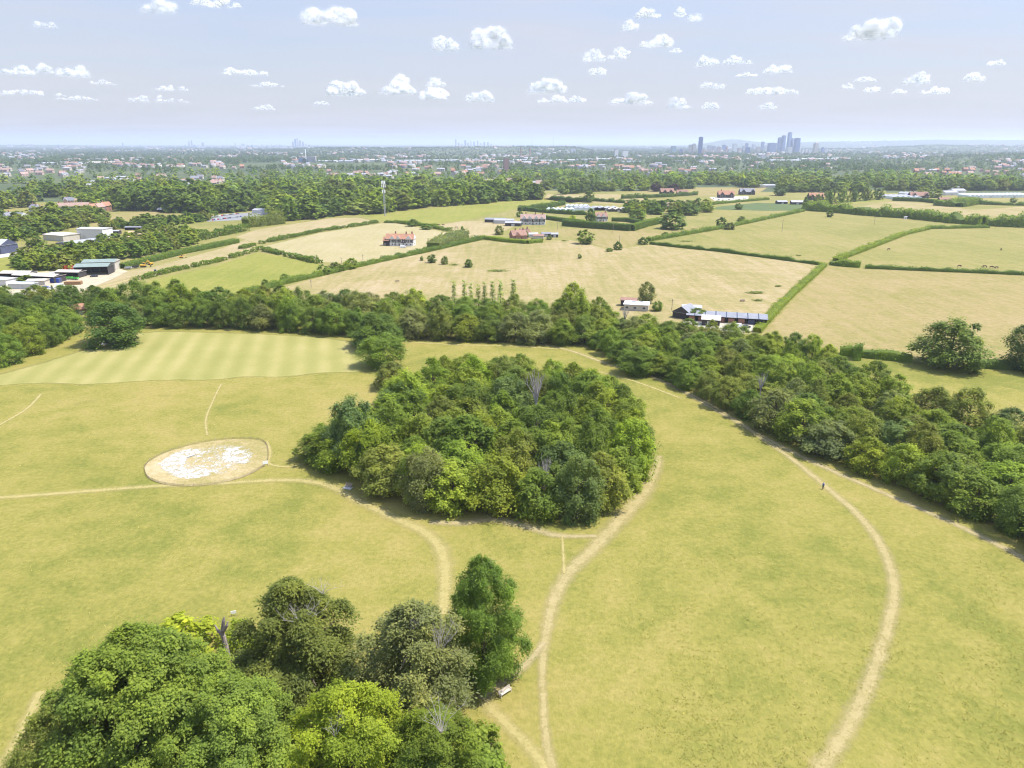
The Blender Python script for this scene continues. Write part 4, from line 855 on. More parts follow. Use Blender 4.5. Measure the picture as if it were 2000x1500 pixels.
# bungalow and stables behind the tree belt
bz = P(1243, 604); root = empty('bungalow', bz, -0.25, 'white flat roofed bungalow with brick walls behind the tree belt', 'bungalow')
m = MB(); m.box((0, 0, 0), (12, 8, 3.0), M['cream']); m.build('wall', root); m = MB(); m.box((0, 0, 3.0), (12.8, 8.8, 0.35), M['plastic']); rf = m.build('roof', root)
for k, x in enumerate((-1.5, 2.4)): m = MB(); m.box((x, 0.6, 3.35), (2.2, 1.5, 0.5), M['plastic']); m.box((x, 0.6, 3.85), (1.9, 1.2, 0.05), M['glass']); m.build('roof_light', rf)
for x in (-4.5, -0.5, 4): window(root, x, -4.0, 1.0, 1.6, 1.2)
shed(1228, 597, 8, 4, 3.2, 1.2, 'timber', 'brown', 'dark shed behind the white flat roofed bungalow', rz=-0.3)
root = empty('stable_block', P(1418, 628), -0.27, 'long stable block with a grey panelled roof and row of stalls', 'stable')
L, D = 36, 6.5; m = MB(); m.box((0, D / 2 - 0.1, 0), (L, 0.2, 3.6), M['timber'])
for k in range(9): m.box((-L / 2 + k * L / 8, 0, 0), (0.2, D - 0.4, 3.2), M['timber'])
m.build('wall', root); m = MB(); m.add([(-L / 2 - .4, -D / 2 - .8, 3.0), (L / 2 + .4, -D / 2 - .8, 3.0), (L / 2 + .4, D / 2 + .4, 3.9), (-L / 2 - .4, D / 2 + .4, 3.9), (-L / 2 - .4, -D / 2 - .8, 2.85), (L / 2 + .4, -D / 2 - .8, 2.85), (L / 2 + .4, D / 2 + .4, 3.75), (-L / 2 - .4, D / 2 + .4, 3.75)], [(0, 1, 2, 3), (7, 6, 5, 4), (0, 4, 5, 1), (1, 5, 6, 2), (2, 6, 7, 3), (3, 7, 4, 0)], M['grey']); rf = m.build('roof', root)
for k in range(7): m = MB(); x = -L / 2 + 3.5 + k * 4.8; m.add([(x - .25, -D / 2 - .8, 3.03), (x + .25, -D / 2 - .8, 3.03), (x + .25, D / 2 + .4, 3.97), (x - .25, D / 2 + .4, 3.97), (x - .25, -D / 2 - .8, 3.01), (x + .25, -D / 2 - .8, 3.01), (x + .25, D / 2 + .4, 3.92), (x - .25, D / 2 + .4, 3.92)], [(0, 1, 2, 3), (0, 4, 5, 1), (1, 5, 6, 2), (3, 7, 4, 0)], M['solar']); m.build('roof_seam', rf)
for k in range(8): m = MB(); m.box((-L / 2 + (k + .5) * L / 8, -D / 2 + .3, 0), (L / 8 - 1.6, 0.12, 2.3), M['brick' if k < 6 else 'navy']); m.build('stall_door', root)
shed(1338, 619, 9, 9, 3.0, 3.0, 'timber', 'grey', 'grey roofed barn with a dark gable left of the stable block', rz=0.9, name='barn', cat='barn')
shed(1350, 611, 9, 5, 3.2, 1.0, 'white', 'sheen', 'white roofed shed behind the grey roofed barn', rz=-0.2)
shed(1388, 634, 8, 6, 3, 1.6, 'timber', 'beige', 'small brownish roofed shed in front of the stable block', rz=-0.3)
sheet('yard', [(1330, 630), (1390, 622), (1470, 634), (1482, 645), (1440, 650), (1380, 642)], 0.12, plain('pale_yard', (0.40, 0.36, 0.29), 0.95, 0.15, 0.4), 'pale stable yard', 'yard')
sheet('yard', [(-60, 560), (20, 536), (120, 528), (215, 520), (250, 530), (220, 545), (160, 570), (120, 585), (40, 575), (-60, 590)], 0.12, plain('dusty_yard', (0.36, 0.31, 0.215), 0.95, 0.2, 0.15), 'dusty pale farmyard', 'yard')
sheet('yard', [(1385, 385), (1462, 383), (1462, 392), (1395, 392)], 0.12, MATS['pale_yard'], 'pale gravel yard before the dark gabled house', 'yard')
sheet('yard', [(-80, 500), (30, 484), (60, 486), (30, 500), (-80, 515)], 0.12, MATS['pale_yard'], 'concrete apron before the dark blue shed', 'yard')
sheet('yard', [(405, 423), (470, 417), (560, 408), (560, 420), (470, 430), (405, 433)], 0.12, plain('tarmac', (0.20, 0.20, 0.20), 0.9, 0.15, 0.3), 'tarmac car park', 'car park')
sheet('yard', [(250, 452), (340, 444), (345, 452), (250, 466)], 0.12, plain('sandy_track', (0.42, 0.30, 0.20), 0.95, 0.15, 0.2), 'sandy patch above the works', 'ground')
# grey sheds and glasshouses
for k, (px, py, W) in enumerate([(1041, 463, 8), (1052, 466, 9), (1066, 462, 8), (1083, 463, 6)]):
    shed(px, py, W, 6, 2.8, 1.2, ('white', 'cream', 'timber', 'timber')[k], ('sheen', 'brown', 'slate', 'pale')[k], ('white roofed shed right of the brown farmhouses', 'brown roofed shed right of the brown farmhouses', 'dark roofed shed on the dry paddock', 'small dark shed with a pale roof at the end of the sheds')[k], rz=(.1, -.1, .1, 0)[k])
shed(968, 434, 22, 8, 3.2, 1.4, 'timber', 'grey', 'long grey roofed shed behind the tan paddock', rz=-0.2)
shed(985, 436, 20, 9, 3.4, 1.4, 'steel', 'pale', 'pale roofed shed left of the timbered farmhouse', rz=-0.1)
shed(1003, 441, 16, 8, 3.2, 1.4, 'timber', 'pale', 'pale roofed shed touching the timbered farmhouse', rz=-0.15)
for k, (px, py, W, ns, rm) in enumerate([(1095, 413, 34, 6, 'glassh'), (1128, 406, 30, 5, 'glassh'), (1150, 410, 36, 5, 'pale'), (1182, 410, 30, 4, 'sheen'), (1206, 412, 24, 3, 'beige')]):
    shed(px, py, W, 22, 2.8, 1.6, 'glassh' if k < 3 else 'timber', rm, 'glasshouse block behind the dark hedges, ' + ORD[k] + ('' if k == 0 else ' from the left') + ' of five', n_span=ns, name='glasshouse', cat='glasshouse', group='old glasshouses')
for k, (px, py, W, D, ns) in enumerate([(1760, 388, 40, 40, 5), (1790, 382, 44, 30, 6), (1776, 366, 42, 20, 5)]):
    shed(px, py, W, D, 3.6, 1.8, 'glassh', 'sheen', ['white glasshouse nearest the conifer row', 'white glasshouse behind the two gabled house', 'farthest white glasshouse behind the conifer row'][k], n_span=ns, name='glasshouse', cat='glasshouse')
for k in range(5): shed(1898 + k * 23, 385 - k * 0.2, 25, 34, 3.4, 1.8, 'glassh', 'glassh', f'pale bluish glasshouse in the long row on the right, {ORD[k]}{"" if k == 0 else " from the left"}', n_span=4, name='glasshouse', cat='glasshouse', group='row of bluish glasshouses')
for k, (px, py) in enumerate([(1852, 381), (1868, 377), (1860, 371)]): shed(px, py, 22, 16, 4.6, 2.6, 'white', ('pale', 'sheen', 'sheen')[k], ['nearest', 'middle', 'farthest'][k] + ' of three white sheds between the glasshouses', rz=.1, group='white sheds')
shed(1526, 398, 14, 8, 3, 1.6, 'timber', 'pale', 'small pale roofed shed on the far side of the dark crop', rz=.1)
shed(1556, 399, 16, 9, 3.2, 2.0, 'timber', 'sheen', 'white roofed shed left of the conifer row', rz=-.1)
shed(1495, 366, 40, 14, 4, 2, 'white', 'pale', 'long pale shed at the edge of the far wood', rz=.05)
shed(520, 416, 30, 12, 3.6, 1.6, 'white', 'pale', 'long pale roofed building beside the car park', rz=-.25)
shed(545, 410, 24, 12, 4, 1.8, 'cream', 'beige', 'beige roofed building at the end of the car park', rz=-.2)
shed(1768, 428, 2.6, 2, 2.6, 0.4, 'plastic', 'sheen', 'small white hut in the bushy hedgerow', name='hut', cat='hut')

# ------------------------------------------------------------------ vehicles
def wheels(root, xs_, yw, r, wdt=0.22):
    for x in xs_:
        for s in (-1, 1):
            m = MB(); m.tube([(x, s * yw - wdt / 2, r), (x, s * yw + wdt / 2, r)], r, M['rubber'], 12); w_ = m.build('wheel', root)
            m = MB(); m.tube([(x, s * yw + s * wdt / 2 - .02, r), (x, s * yw + s * wdt / 2 + .02, r)], r * .55, M['steel'], 10); m.build('rim', w_)
def carpaint(nm, c): return plain('car_' + nm, c, 0.3, 0.04, 1, 0.0, 0.5)
def car(loc, rz, paint, label, group=None, van=False):
    root = empty('parked_van' if van else 'parked_car', loc, rz, label, 'van' if van else 'car', group); m = MB(); p = paint
    if van:
        m.box((0, 0, .35), (4.9, 1.95, 0.75), p); m.box((-.35, 0, 1.1), (4.2, 1.9, 1.05), p, taper=.94)
    else:
        m.box((0, 0, .32), (4.3, 1.75, .55), p); m.box((0, 0, .87), (4.1, 1.7, .12), p, taper=.96); m.box((-.15, 0, 1.38), (1.7, 1.35, .06), p, taper=.95)
    m.build('body', root); m = MB()
    if van: m.box((1.66, 0, 1.25), (.5, 1.7, .6), M['glass'], taper=.9)
    else: m.box((-.15, 0, .99), (2.5, 1.55, .39), M['glass'], taper=.74)
    m.build('windows', root); wheels(root, (-1.35, 1.35), .82, .32)
    for s in (-1, 1): m = MB(); m.box((2.16 if not van else 2.46, s * .6, .6), (.06, .3, .14), M['plastic']); m.build('headlight', root)
    return root
PAINT = {'white': carpaint('white', (.75, .75, .75)), 'silver': carpaint('silver', (.45, .46, .48)), 'black': carpaint('black', (.03, .03, .035)), 'blue': carpaint('blue', (.04, .08, .28)), 'red': carpaint('red', (.45, .03, .03)), 'grey': carpaint('grey', (.2, .2, .21))}
rc = random.Random(9); pk = ['white', 'silver', 'black', 'grey', 'blue', 'white', 'silver', 'red']; cnt = {}
row = [(416 + k * 3.4, 430.5 - k * .42, 'front') for k in range(17)] + [(420 + k * 3.5, 423.5 - k * .42, 'back') for k in range(14)]
for px, py, rw in row:
    c_ = rc.choice(pk); n_ = cnt.get((c_, rw), 0); cnt[(c_, rw)] = n_ + 1
    car(P(px, py), math.pi / 2 + rc.uniform(-.1, .1) + .25, PAINT[c_], f'{c_} car in the {rw} row of the car park, {ORD[n_] if n_ else "first"} {c_} one from the left', 'cars in the car park')
for k, (px, py, c_) in enumerate([(1394, 389, 'white'), (1404, 390.5, 'silver'), (1413, 389.5, 'white'), (1424, 390.5, 'grey'), (1434, 389, 'white'), (1444, 390, 'silver'), (1454, 388.5, 'white')]):
    car(P(px, py), rc.uniform(0, 3), PAINT[c_], f'{c_} vehicle in front of the dark gabled house, {ORD[k]}{"" if k == 0 else " from the left"} in the yard', 'vehicles in the gravel yard', van=k % 2 == 0)
car(P(1456, 641), 0.3, PAINT['black'], 'dark car parked in front of the stalls of the stable block')
car(P(1440, 641), 0.2, PAINT['white'], 'white van parked in front of the stable block', van=True)
car(P(787, 484), 0.1, PAINT['white'], 'white van on the grass in front of the long timbered house', van=True)
car(P(117, 561), .4, PAINT['white'], 'white van in the farmyard beside the timber stack', van=True)
car(P(88, 563), 1.3, PAINT['blue'], 'dark blue car in front of the farmyard sheds')
car(P(98, 565), 1.0, PAINT['silver'], 'silver car in front of the farmyard sheds')
car(P(184, 541), 0.2, PAINT['black'], 'black car on the drive in front of the green roofed barn')
car(P(106, 538), .1, PAINT['white'], 'white van behind the blue container', van=True)
def lorry(px, py, rz, cab, box_m, label):
    root = empty('lorry', P(px, py), rz, label, 'lorry'); m = MB(); m.box((-1.0, 0, 1.0), (5.2, 2.4, 2.5), M[box_m]); m.build('cargo_box', root)
    m = MB(); m.box((2.7, 0, .6), (1.9, 2.3, 2.3), M[cab], taper=.93); cb = m.build('cab', root); m = MB(); m.box((3.62, 0, 1.75), (.08, 1.9, .8), M['glass']); m.build('windscreen', cb)
    m = MB(); m.box((-.3, 0, .62), (6.4, 1.0, .3), M['rubber']); m.build('chassis', root); wheels(root, (-2.6, 2.5), 1.05, .48, .3)
lorry(124.5, 528, 1.2, 'white', 'plastic', 'white lorry standing behind the farmyard beside the red one'); lorry(134, 528, 1.2, 'red', 'red', 'red lorry standing behind the farmyard')
root = empty('shipping_container', P(108, 552), -.08, 'blue shipping container in the farmyard', 'container'); m = MB(); m.box((0, 0, .1), (7, 2.5, 2.6), M['blue'])
for k in range(14): m.box((-3.3 + k * .5, -1.28, .25), (.2, .06, 2.3), M['blue'])
m.build('body', root); m = MB(); m.box((3.53, 0, .2), (.06, 2.3, 2.4), M['navy']); m.build('door', root)
def tractor(px, py, rz, col, label, loader=False):
    root = empty('tractor', P(px, py), rz, label, 'tractor'); m = MB(); m.box((.9, 0, .9), (2.0, .9, .8), M[col], taper=.92); m.build('bonnet', root)
    m = MB(); m.box((-.6, 0, 1.1), (1.4, 1.5, 1.5), M['glass'], taper=.9); m.box((-.6, 0, 2.6), (1.6, 1.6, .14), M[col]); m.build('cab', root)
    for x, r in ((-.9, .85), (1.5, .5)):
        for s in (-1, 1): m = MB(); m.tube([(x, s * .95 - .22, r), (x, s * .95 + .22, r)], r, M['rubber'], 14); w_ = m.build('wheel', root); m = MB(); m.tube([(x, s * 1.15, r), (x, s * 1.2, r)], r * .5, M[col], 10); m.build('rim', w_)
    m = MB(); m.tube([(1.3, .35, 1.6), (1.3, .35, 2.6)], .05, M['steel'], 6); m.build('exhaust', root)
    if loader: m = MB(); m.tube([(.3, .6, 1.6), (2.0, .6, 1.9), (3.2, .6, .6)], .1, M[col]); m.tube([(.3, -.6, 1.6), (2.0, -.6, 1.9), (3.2, -.6, .6)], .1, M[col]); m.box((3.4, 0, .3), (.6, 1.9, .6), M['steel']); m.build('loader', root)
def digger(px, py, rz, label, k=1.0):
    root = empty('excavator', P(px, py), rz, label, 'excavator'); root.scale = (k, k, k); m = MB(); m.box((-.3, 0, 1.0), (3.0, 2.3, 1.0), M['yellow']); m.build('body', root); m = MB(); m.box((.5, .6, 2.0), (1.3, 1.0, 1.1), M['glass'], taper=.9); m.box((.5, .6, 3.1), (1.3, 1.05, .12), M['yellow']); m.build('cab', root)
    for s in (-1, 1): m = MB(); m.box((0, s * 1.0, .0), (3.6, .55, .9), M['rubber'], taper=.85); m.build('track', root)
    m = MB(); m.tube([(1.0, -.3, 1.8), (3.0, -.3, 4.0), (4.6, -.3, 3.2)], .22, M['yellow']); a = m.build('boom', root); m = MB(); m.tube([(4.6, -.3, 3.2), (4.9, -.3, 1.2)], .16, M['yellow']); m.build('arm', a); m = MB(); m.box((4.8, -.3, .4), (.9, .9, .8), M['rubber'], taper=.8); m.build('bucket', a)
tractor(306, 534, .5, 'green', 'green tractor parked on the pale farm drive', True); tractor(222, 525, 2.0, 'green', 'dark green tractor beside the green roofed barns'); tractor(233, 523, 1.0, 'steel', 'grey tractor right of the green roofed barns')
digger(280, 522, .2, 'yellow excavator in front of the tall clipped hedge', 1.0); digger(294, 517, 2.8, 'second excavator close behind the larger yellow one', .8); digger(354, 504, .2, 'small yellow excavator beyond the end of the farm drive', .7)
def trailer(px, py, rz, col, label, cat='trailer'):
    root = empty('trailer', P(px, py), rz, label, cat); m = MB(); m.box((0, 0, .7), (4.2, 2.0, .12), M['steel']); [m.box((0, s * 1.0, .82), (4.2, .08, .9), M[col]) for s in (-1, 1)]; [m.box((s * 2.05, 0, .82), (.08, 1.92, .9), M[col]) for s in (-1, 1)]; m.build('body', root)
    m = MB(); m.tube([(2.1, 0, .7), (3.3, 0, .5)], .06, M['steel']); m.build('drawbar', root); wheels(root, (-.6, .5), 1.12, .42)
trailer(265, 524, .3, 'timber', 'dark trailer left of the yellow excavator'); trailer(251, 526, .2, 'steel', 'grey trailer at the left end of the parked machinery'); trailer(147, 547, -.05, 'lime', 'green trailer in front of the open shed'); trailer(135, 546, .3, 'lime', 'green trailer end on beside the timber stack'); trailer(1230, 590, .4, 'steel', 'small trailer behind the white flat roofed bungalow')
m = MB(); r_ = random.Random(3)
for l_ in range(6):
    for k in range(10): m.tube([(-4.5, -1.6 + k * .36, .2 + l_ * .34), (4.5, -1.6 + k * .36 + r_.uniform(-.05, .05), .2 + l_ * .34)], .17, M['hay'], 6)
o = m.build('timber_stack', loc=P(144, 556), rz=.18); tag(o, 'brown stack of timber in front of the farmyard', 'timber stack')
# ------------------------------------------------------------------ poles, masts, the far town
def pole(px, by, ty, label):
    b = P(px, by); h = height_at(b, ty); root = empty('utility_pole', b, random.uniform(-.5, .5), label, 'utility pole', 'wooden poles on the fields')
    m = MB(); m.tube([(0, 0, -.2), (0, 0, h)], [.20, .14], M['wood'], 8); m.build('pole', root); m = MB(); m.box((0, 0, h - .8), (1.8, .14, .14), M['wood']); c = m.build('crossarm', root)
    for x in (-.8, -.3, .3, .8): m = MB(); m.tube([(x, 0, h - .66), (x, 0, h - .4)], .06, M['plastic'], 6); m.build('insulator', c)
for px, by, ty, lb in [(1527, 453, 428, 'pole standing in the yellow green pasture, left of two'), (1707, 440, 425, 'pole near the bushy hedgerow, right of two in the yellow green pasture'), (1210, 474, 459, 'pole beside the bushes on the tan pasture edge'), (1197, 455, 434, 'pole in front of the tall clipped hedge'), (1089, 449, 431, 'pole at the left end of the tall clipped hedge'), (1016, 451, 435, 'pole in front of the timbered farmhouse'), (1312, 606, 584, 'pole between the bungalow and the stable block'), (608, 561, 546, 'pole at the left end of the tan pasture'), (667, 515, 502, 'pole in the hedge above the crop, left of two'), (709, 508, 497, 'pole in the hedge above the crop, right of two'), (1168, 447, 432, 'pole near the gabled timbered house')]: pole(px, by, ty, lb)

b = P(752, 422); h = height_at(b, 355); root = empty('radio_mast', b, .4, 'lattice phone mast with white antennas in front of the mid-distance wood', 'radio mast'); m = MB()
for k in range(3): a = k * 2.094; m.tube([(math.cos(a) * 1.3, math.sin(a) * 1.3, 0), (math.cos(a) * .8, math.sin(a) * .8, h)], .17, M['steel'], 5)
nseg = 16
for k in range(nseg):
    for j in range(3):
        a, a2 = j * 2.094, (j + 1) * 2.094; z0, z1 = h * k / nseg, h * (k + 1) / nseg; r0, r1 = 1.3 - .5 * k / nseg, 1.3 - .5 * (k + 1) / nseg
        m.tube([(math.cos(a) * r0, math.sin(a) * r0, z0), (math.cos(a2) * r1, math.sin(a2) * r1, z1)], .12, M['steel'], 4)
m.build('lattice_tower', root)
for zf in (.98, .88, .72):
    for j in range(4): a = j * 1.57 + zf * 5; m = MB(); m.box((math.cos(a) * 1.9, math.sin(a) * 1.9, h * zf - 1.6), (.8, .8, 3.4), M['plastic']); m.build('antenna', root)
    m = MB(); m.tube([(math.cos(a_) * 1.6, math.sin(a_) * 1.6, h * zf - .2) for a_ in np.linspace(0, 6.283, 13)], .08, M['steel'], 4); m.build('antenna_ring', root)

def facade(name, col, win, nx_, nz_, mixw=0.75):
    """tower wall: window bands by storey and bay in object space"""
    if name in MATS: return MATS[name]
    t = NT(name); tc_ = t.n('ShaderNodeTexCoord').outputs['Object']; sp = t.n('ShaderNodeSeparateXYZ'); t.l(tc_, sp.inputs[0])
    fz = t.math('FRACT', t.math('MULTIPLY', sp.outputs[2], 1 / nz_)); fx = t.math('FRACT', t.math('MULTIPLY', t.math('ADD', sp.outputs[0], sp.outputs[1]), 1 / nx_))
    k = t.math('MULTIPLY', t.math('GREATER_THAN', fz, .4), t.math('GREATER_THAN', fx, .25))
    c = t.mix(t.math('MULTIPLY', k, mixw), tuple(col), tuple(win)); MATS[name] = t.done(t.bsdf(c, .5, spec=.4)); return MATS[name]
FAC = {'navy glass': facade('navy_glass_tower', (.085, .14, .30), (.03, .06, .18), 5, 3.6), 'grey glass': facade('grey_glass_tower', (.20, .26, .40), (.10, .15, .28), 5, 3.6), 'white': facade('white_tower', (.66, .65, .62), (.22, .24, .28), 5, 3.3), 'beige': facade('beige_tower', (.50, .44, .36), (.22, .2, .2), 5, 3.2),
       'pink': facade('pink_brick_tower', (.46, .33, .28), (.25, .2, .2), 5, 3.2), 'teal': facade('teal_tower', (.17, .26, .28), (.1, .16, .2), 5, 3.4), 'grey': facade('grey_concrete_tower', (.34, .34, .36), (.16, .17, .2), 5, 3.3), 'brown': facade('brown_brick_tower', (.33, .2, .16), (.18, .12, .12), 5, 3.0)}
def tower(px0, px1, by, ty, style, label, group=None, depth=.8, step=None, crown_=False, at=None, cat='tower block', name='tower_block', z0=0):
    """tower between photo columns px0..px1 with its foot at row by (or at the distance 'at' in metres) and its top at row ty"""
    cx_ = (px0 + px1) / 2
    if at: t_ = at; x = (cx_ - 1000) / F; b = Vector((x * at / cT * 1.0, at, 0)); b.x = (cx_ - 1000) / F * zc(b)
    else: b = P(cx_, by)
    b.z = z0; h = height_at(Vector((b.x, b.y, 0)), ty) - z0; wd = (px1 - px0) * 1.06 * mpp(b); fm = FAC[style]
    root = empty(name, b, 0.0, label, cat, group); m = MB(); rz = .28 + .16 * math.sin(px0 * 1.7); wd = wd / (math.cos(rz) + depth * math.sin(rz))
    m.box((0, 0, 0), (wd, wd * depth, h), fm, rz); m.build('tower', root)
    m = MB(); m.box((0, 0, h), (wd * .6, wd * depth * .6, max(2.5, h * .03)), M['slate'], rz); m.build('plant_room', root)
    if step: m = MB(); m.box((wd * step[0], -wd * .08, 0), (wd * step[1], wd * depth * .9, h * step[2]), fm, rz); m.build('lower_wing', root)
    if crown_: m = MB(); m.tube([(0, 0, h), (0, 0, h * 1.08), (0, 0, h * 1.2)], [wd * .38, wd * .3, wd * .05], fm, 8); m.build('crown_top', root)
    return root
TW = [(1310, 1319.5, 299, 285.5, 'teal', 'squat teal tower at the left end of the tower cluster'), (1327, 1331.5, 299.5, 291, 'navy glass', 'small dark tower right of the teal one'), (1332, 1336.5, 299.5, 292, 'grey', 'small grey tower touching the small dark one'),
 (1344.5, 1350.5, 300, 283, 'beige', 'beige slab tower, left of a pair beside the tall blue tower'), (1351.5, 1357.5, 300, 281, 'beige', 'beige slab tower, right of a pair beside the tall blue tower'), (1363, 1370, 303, 268, 'navy glass', 'tall slim blue tower standing apart at the left of the cluster'),
 (1369.8, 1374.5, 304, 293, 'pink', 'small pink tower at the foot of the tall slim blue tower'), (1380.7, 1385, 296, 284, 'grey', 'narrow grey tower right of the tall slim blue one'), (1386, 1391, 297, 284.5, 'grey', 'grey slab tower, left of two alike'), (1391.5, 1397, 297, 285.5, 'grey', 'grey slab tower, right of two alike'),
 (1399.5, 1406, 299.5, 287, 'pink', 'pale pink tower between grey and blue towers'), (1410.5, 1416.5, 295, 283, 'navy glass', 'blue tower with a pink one at its right'), (1416.7, 1421, 300, 286, 'pink', 'pink tower at the right of a blue one'), (1430, 1438.5, 297, 281.5, 'white', 'white and grey tower standing clear in the middle of the cluster'),
 (1449, 1455, 296, 285, 'grey', 'grey tower left of a dark topped one'), (1454.7, 1460, 294, 280, 'navy glass', 'dark topped tower rising behind lower blocks'), (1455.6, 1463.6, 300, 288, 'navy glass', 'low dark block in front of the dark topped tower'), (1468, 1475, 293, 282.5, 'grey', 'grey tower left of the dark slim one'),
 (1477, 1484, 298, 287, 'beige', 'beige block among the middle towers'), (1485.7, 1491, 294, 277, 'navy glass', 'dark slim tower left of the broad grey one'), (1492, 1498, 297, 285, 'white', 'whitish block between the slim tower and the broad grey one'), (1499, 1513.5, 299.5, 279.5, 'grey glass', 'broad grey tower left of the navy twin'),
 (1517, 1523.7, 296, 269, 'navy glass', 'navy tower, lower left half of the stepped twin'), (1524, 1531.5, 296, 265, 'navy glass', 'navy tower, higher right half of the stepped twin'), (1535, 1542.5, 298, 259, 'grey glass', 'tallest grey glass tower of the whole cluster'), (1542.8, 1547, 298, 270.6, 'grey glass', 'lower grey tower attached right of the tallest one'),
 (1536, 1545, 301, 287, 'white', 'low white block in front of the tallest tower'), (1549, 1559.7, 298, 270, 'navy glass', 'navy tower right of the tallest one'), (1560, 1563, 298, 281, 'white', 'thin white tower behind the right navy tower'), (1564, 1570, 300, 292, 'white', 'low white apartment block, left of three'), (1571, 1577, 300, 291, 'white', 'low white apartment block, middle of three'), (1578, 1584, 300, 291.5, 'white', 'low white apartment block, right of three'),
 (1587.5, 1596, 299.5, 280, 'beige', 'beige tower with a stepped pointed top at the right'), (1604, 1608, 298, 288, 'navy glass', 'small dark tower at the right end of the cluster'), (1610, 1615.5, 299, 289.5, 'white', 'small white tower at the far right of the cluster'), (1421.5, 1428, 300, 291, 'white', 'low white block below the middle towers'), (1439.5, 1447, 299, 290, 'pink', 'low pink block below the middle towers')]
for t_ in TW: tower(*t_, crown_='pointed' in t_[5], group='towers of the near city centre')
tower(983, 994, 334.5, 310, 'brown', 'lone brown brick tower block rising from the suburb trees', depth=.9)
tower(1485, 1500, 313, 304.5, 'white', 'white office block below the tower cluster', depth=.5, cat='office block', name='office_block')
tower(1199, 1207, 309, 292, 'white', 'white tower, left of two on the plain', depth=.6); tower(1213, 1226, 308, 295, 'white', 'broad white block, right of two on the plain', depth=.4)
tower(1115, 1124, 300, 290, 'white', 'white block on the plain left of the hill foot', depth=.6)
for k, (px, ty, by) in enumerate([(1017.5, 288, 307), (1035, 289, 307)]):
    b = P(px, by); h = height_at(b, ty); m = MB(); m.tube([(0, 0, 0), (0, 0, h)], [4.2, 3.0], M['brick'], 12); m.tube([(0, 0, h), (0, 0, h + 2)], 3.3, M['timber'], 12); o = m.build('chimney_stack', loc=b); tag(o, ['tall brick chimney, left of two on the plain', 'tall brick chimney, right of two on the plain'][k], 'chimney', 'pair of tall chimneys')
# power plant
b = P(601, 317); root = empty('power_plant', b, .1, 'grey power plant with a tall white chimney on the plain', 'power plant'); s_ = mpp(b); m = MB(); m.box((0, 0, 0), (30 * s_, 14 * s_, 8 * s_), FAC['grey glass']); m.build('hall', root); m = MB(); m.box((9 * s_, -2 * s_, 0), (15 * s_, 15 * s_, 11 * s_), M['pale']); m.build('boiler_house', root)
m = MB(); m.tube([(-1.5 * s_, -8 * s_, 0), (-1.5 * s_, -8 * s_, 25 * s_)], [1.1 * s_, .8 * s_], M['plastic'], 12); m.build('chimney', root)
def hill_z(px, d): return 0
# skyline far behind: thin towers 14 km away
sky_l = [(241, 279, 2), (258, 284, 3), (275, 283, 2), (290, 285, 4), (306, 284, 2), (318, 286, 3), (331, 284, 2), (343, 285, 4), (354, 286, 3), (362, 284, 3), (370.5, 276, 3), (375.5, 274.5, 3), (380, 283, 5), (388, 285, 4), (397, 278.5, 4), (405, 285, 3), (414, 284, 3), (425, 285, 4), (436, 284.5, 2), (447, 285, 4), (460, 280, 2.5), (467, 285, 3), (475.5, 281, 7), (484, 284, 3), (492, 283, 3), (503, 285, 3), (512, 282, 2), (522, 284, 3), (530, 282.5, 3), (540, 284, 4), (547, 283, 2), (554, 284, 3), (573, 277, 3), (577.5, 272, 3), (582, 270.5, 4), (587, 274.5, 4), (592.5, 277, 3), (598, 281, 5), (604, 283, 4), (620, 284, 3), (20, 284, 10), (48, 285.5, 14), (115, 283, 3), (130, 284, 2), (172, 284, 4), (200, 285, 8), (222, 284, 3)]
for k, (px, ty, wp) in enumerate(sky_l):
    zone = 'far left' if px < 230 else 'left part' if px < 350 else 'twin spire group' if px < 410 else 'middle stretch' if px < 565 else 'tall central group'
    zi = [q for q in sky_l if (('far left' if q[0] < 230 else 'left part' if q[0] < 350 else 'twin spire group' if q[0] < 410 else 'middle stretch' if q[0] < 565 else 'tall central group') == zone)]; zi.sort(); n_ = zi.index((px, ty, wp))
    tower(px - wp / 2, px + wp / 2, 0, ty, ('grey glass', 'white', 'grey')[k % 3], f'hazy skyscraper of the {zone} of the distant skyline, {ORD[n_]}{"" if n_ == 0 else " from the left"}', 'skyscrapers of the distant skyline', at=13500, cat='skyscraper', name='skyscraper')
can = [(890.5, 272, 2.5), (896, 279, 3), (902, 281, 3), (909, 274, 3.5), (914, 279, 3), (920, 276, 3), (926, 277, 3), (933, 275, 2.5), (939, 280, 4), (946, 277.5, 3), (953, 278, 3), (959, 281, 4)]
for n_, (px, ty, wp) in enumerate(can): tower(px - wp / 2, px + wp / 2, 0, ty, ('grey glass', 'grey', 'white')[n_ % 3], f'hazy skyscraper of the small group behind the central ridge, {ORD[n_]}{"" if n_ == 0 else " from the left"}', 'skyscrapers behind the ridge', at=14500, cat='skyscraper', name='skyscraper')

# ------------------------------------------------------------------ rising land far away
def bumps(x, y):
    px = 1000 + F * x / (y * cT + CH * sT); s = lambda a, b_: 1 / (1 + np.exp(-(px - a) / b_)); g = lambda c, w_: np.exp(-((y - c) / w_) ** 2)
    n = 0.75 + 0.25 * np.sin(px * .021 + 1) + 0.12 * np.sin(px * .063) + .06 * np.sin(px * .17 + y * .001)
    z = 52 * g(7300, 1300) * (s(560, 25) - s(1145, 12)) * (0.72 + 0.28 * s(900, 60)) * (n * .25 + .78)
    z = z + 150 * g(16500, 2600) * s(1480, 60) * (0.75 + 0.25 * s(1750, 100)) * (n * .2 + .85) + 120 * g(15500, 1500) * np.exp(-((px - 1425) / 55) ** 2)
    z = z + 62 * g(8800, 1500) * s(1690, 70) * (n * .5 + .6) + 30 * g(3800, 700) * s(1830, 80) + 45 * g(15000, 1500) * (1 - s(180, 50))
    return z
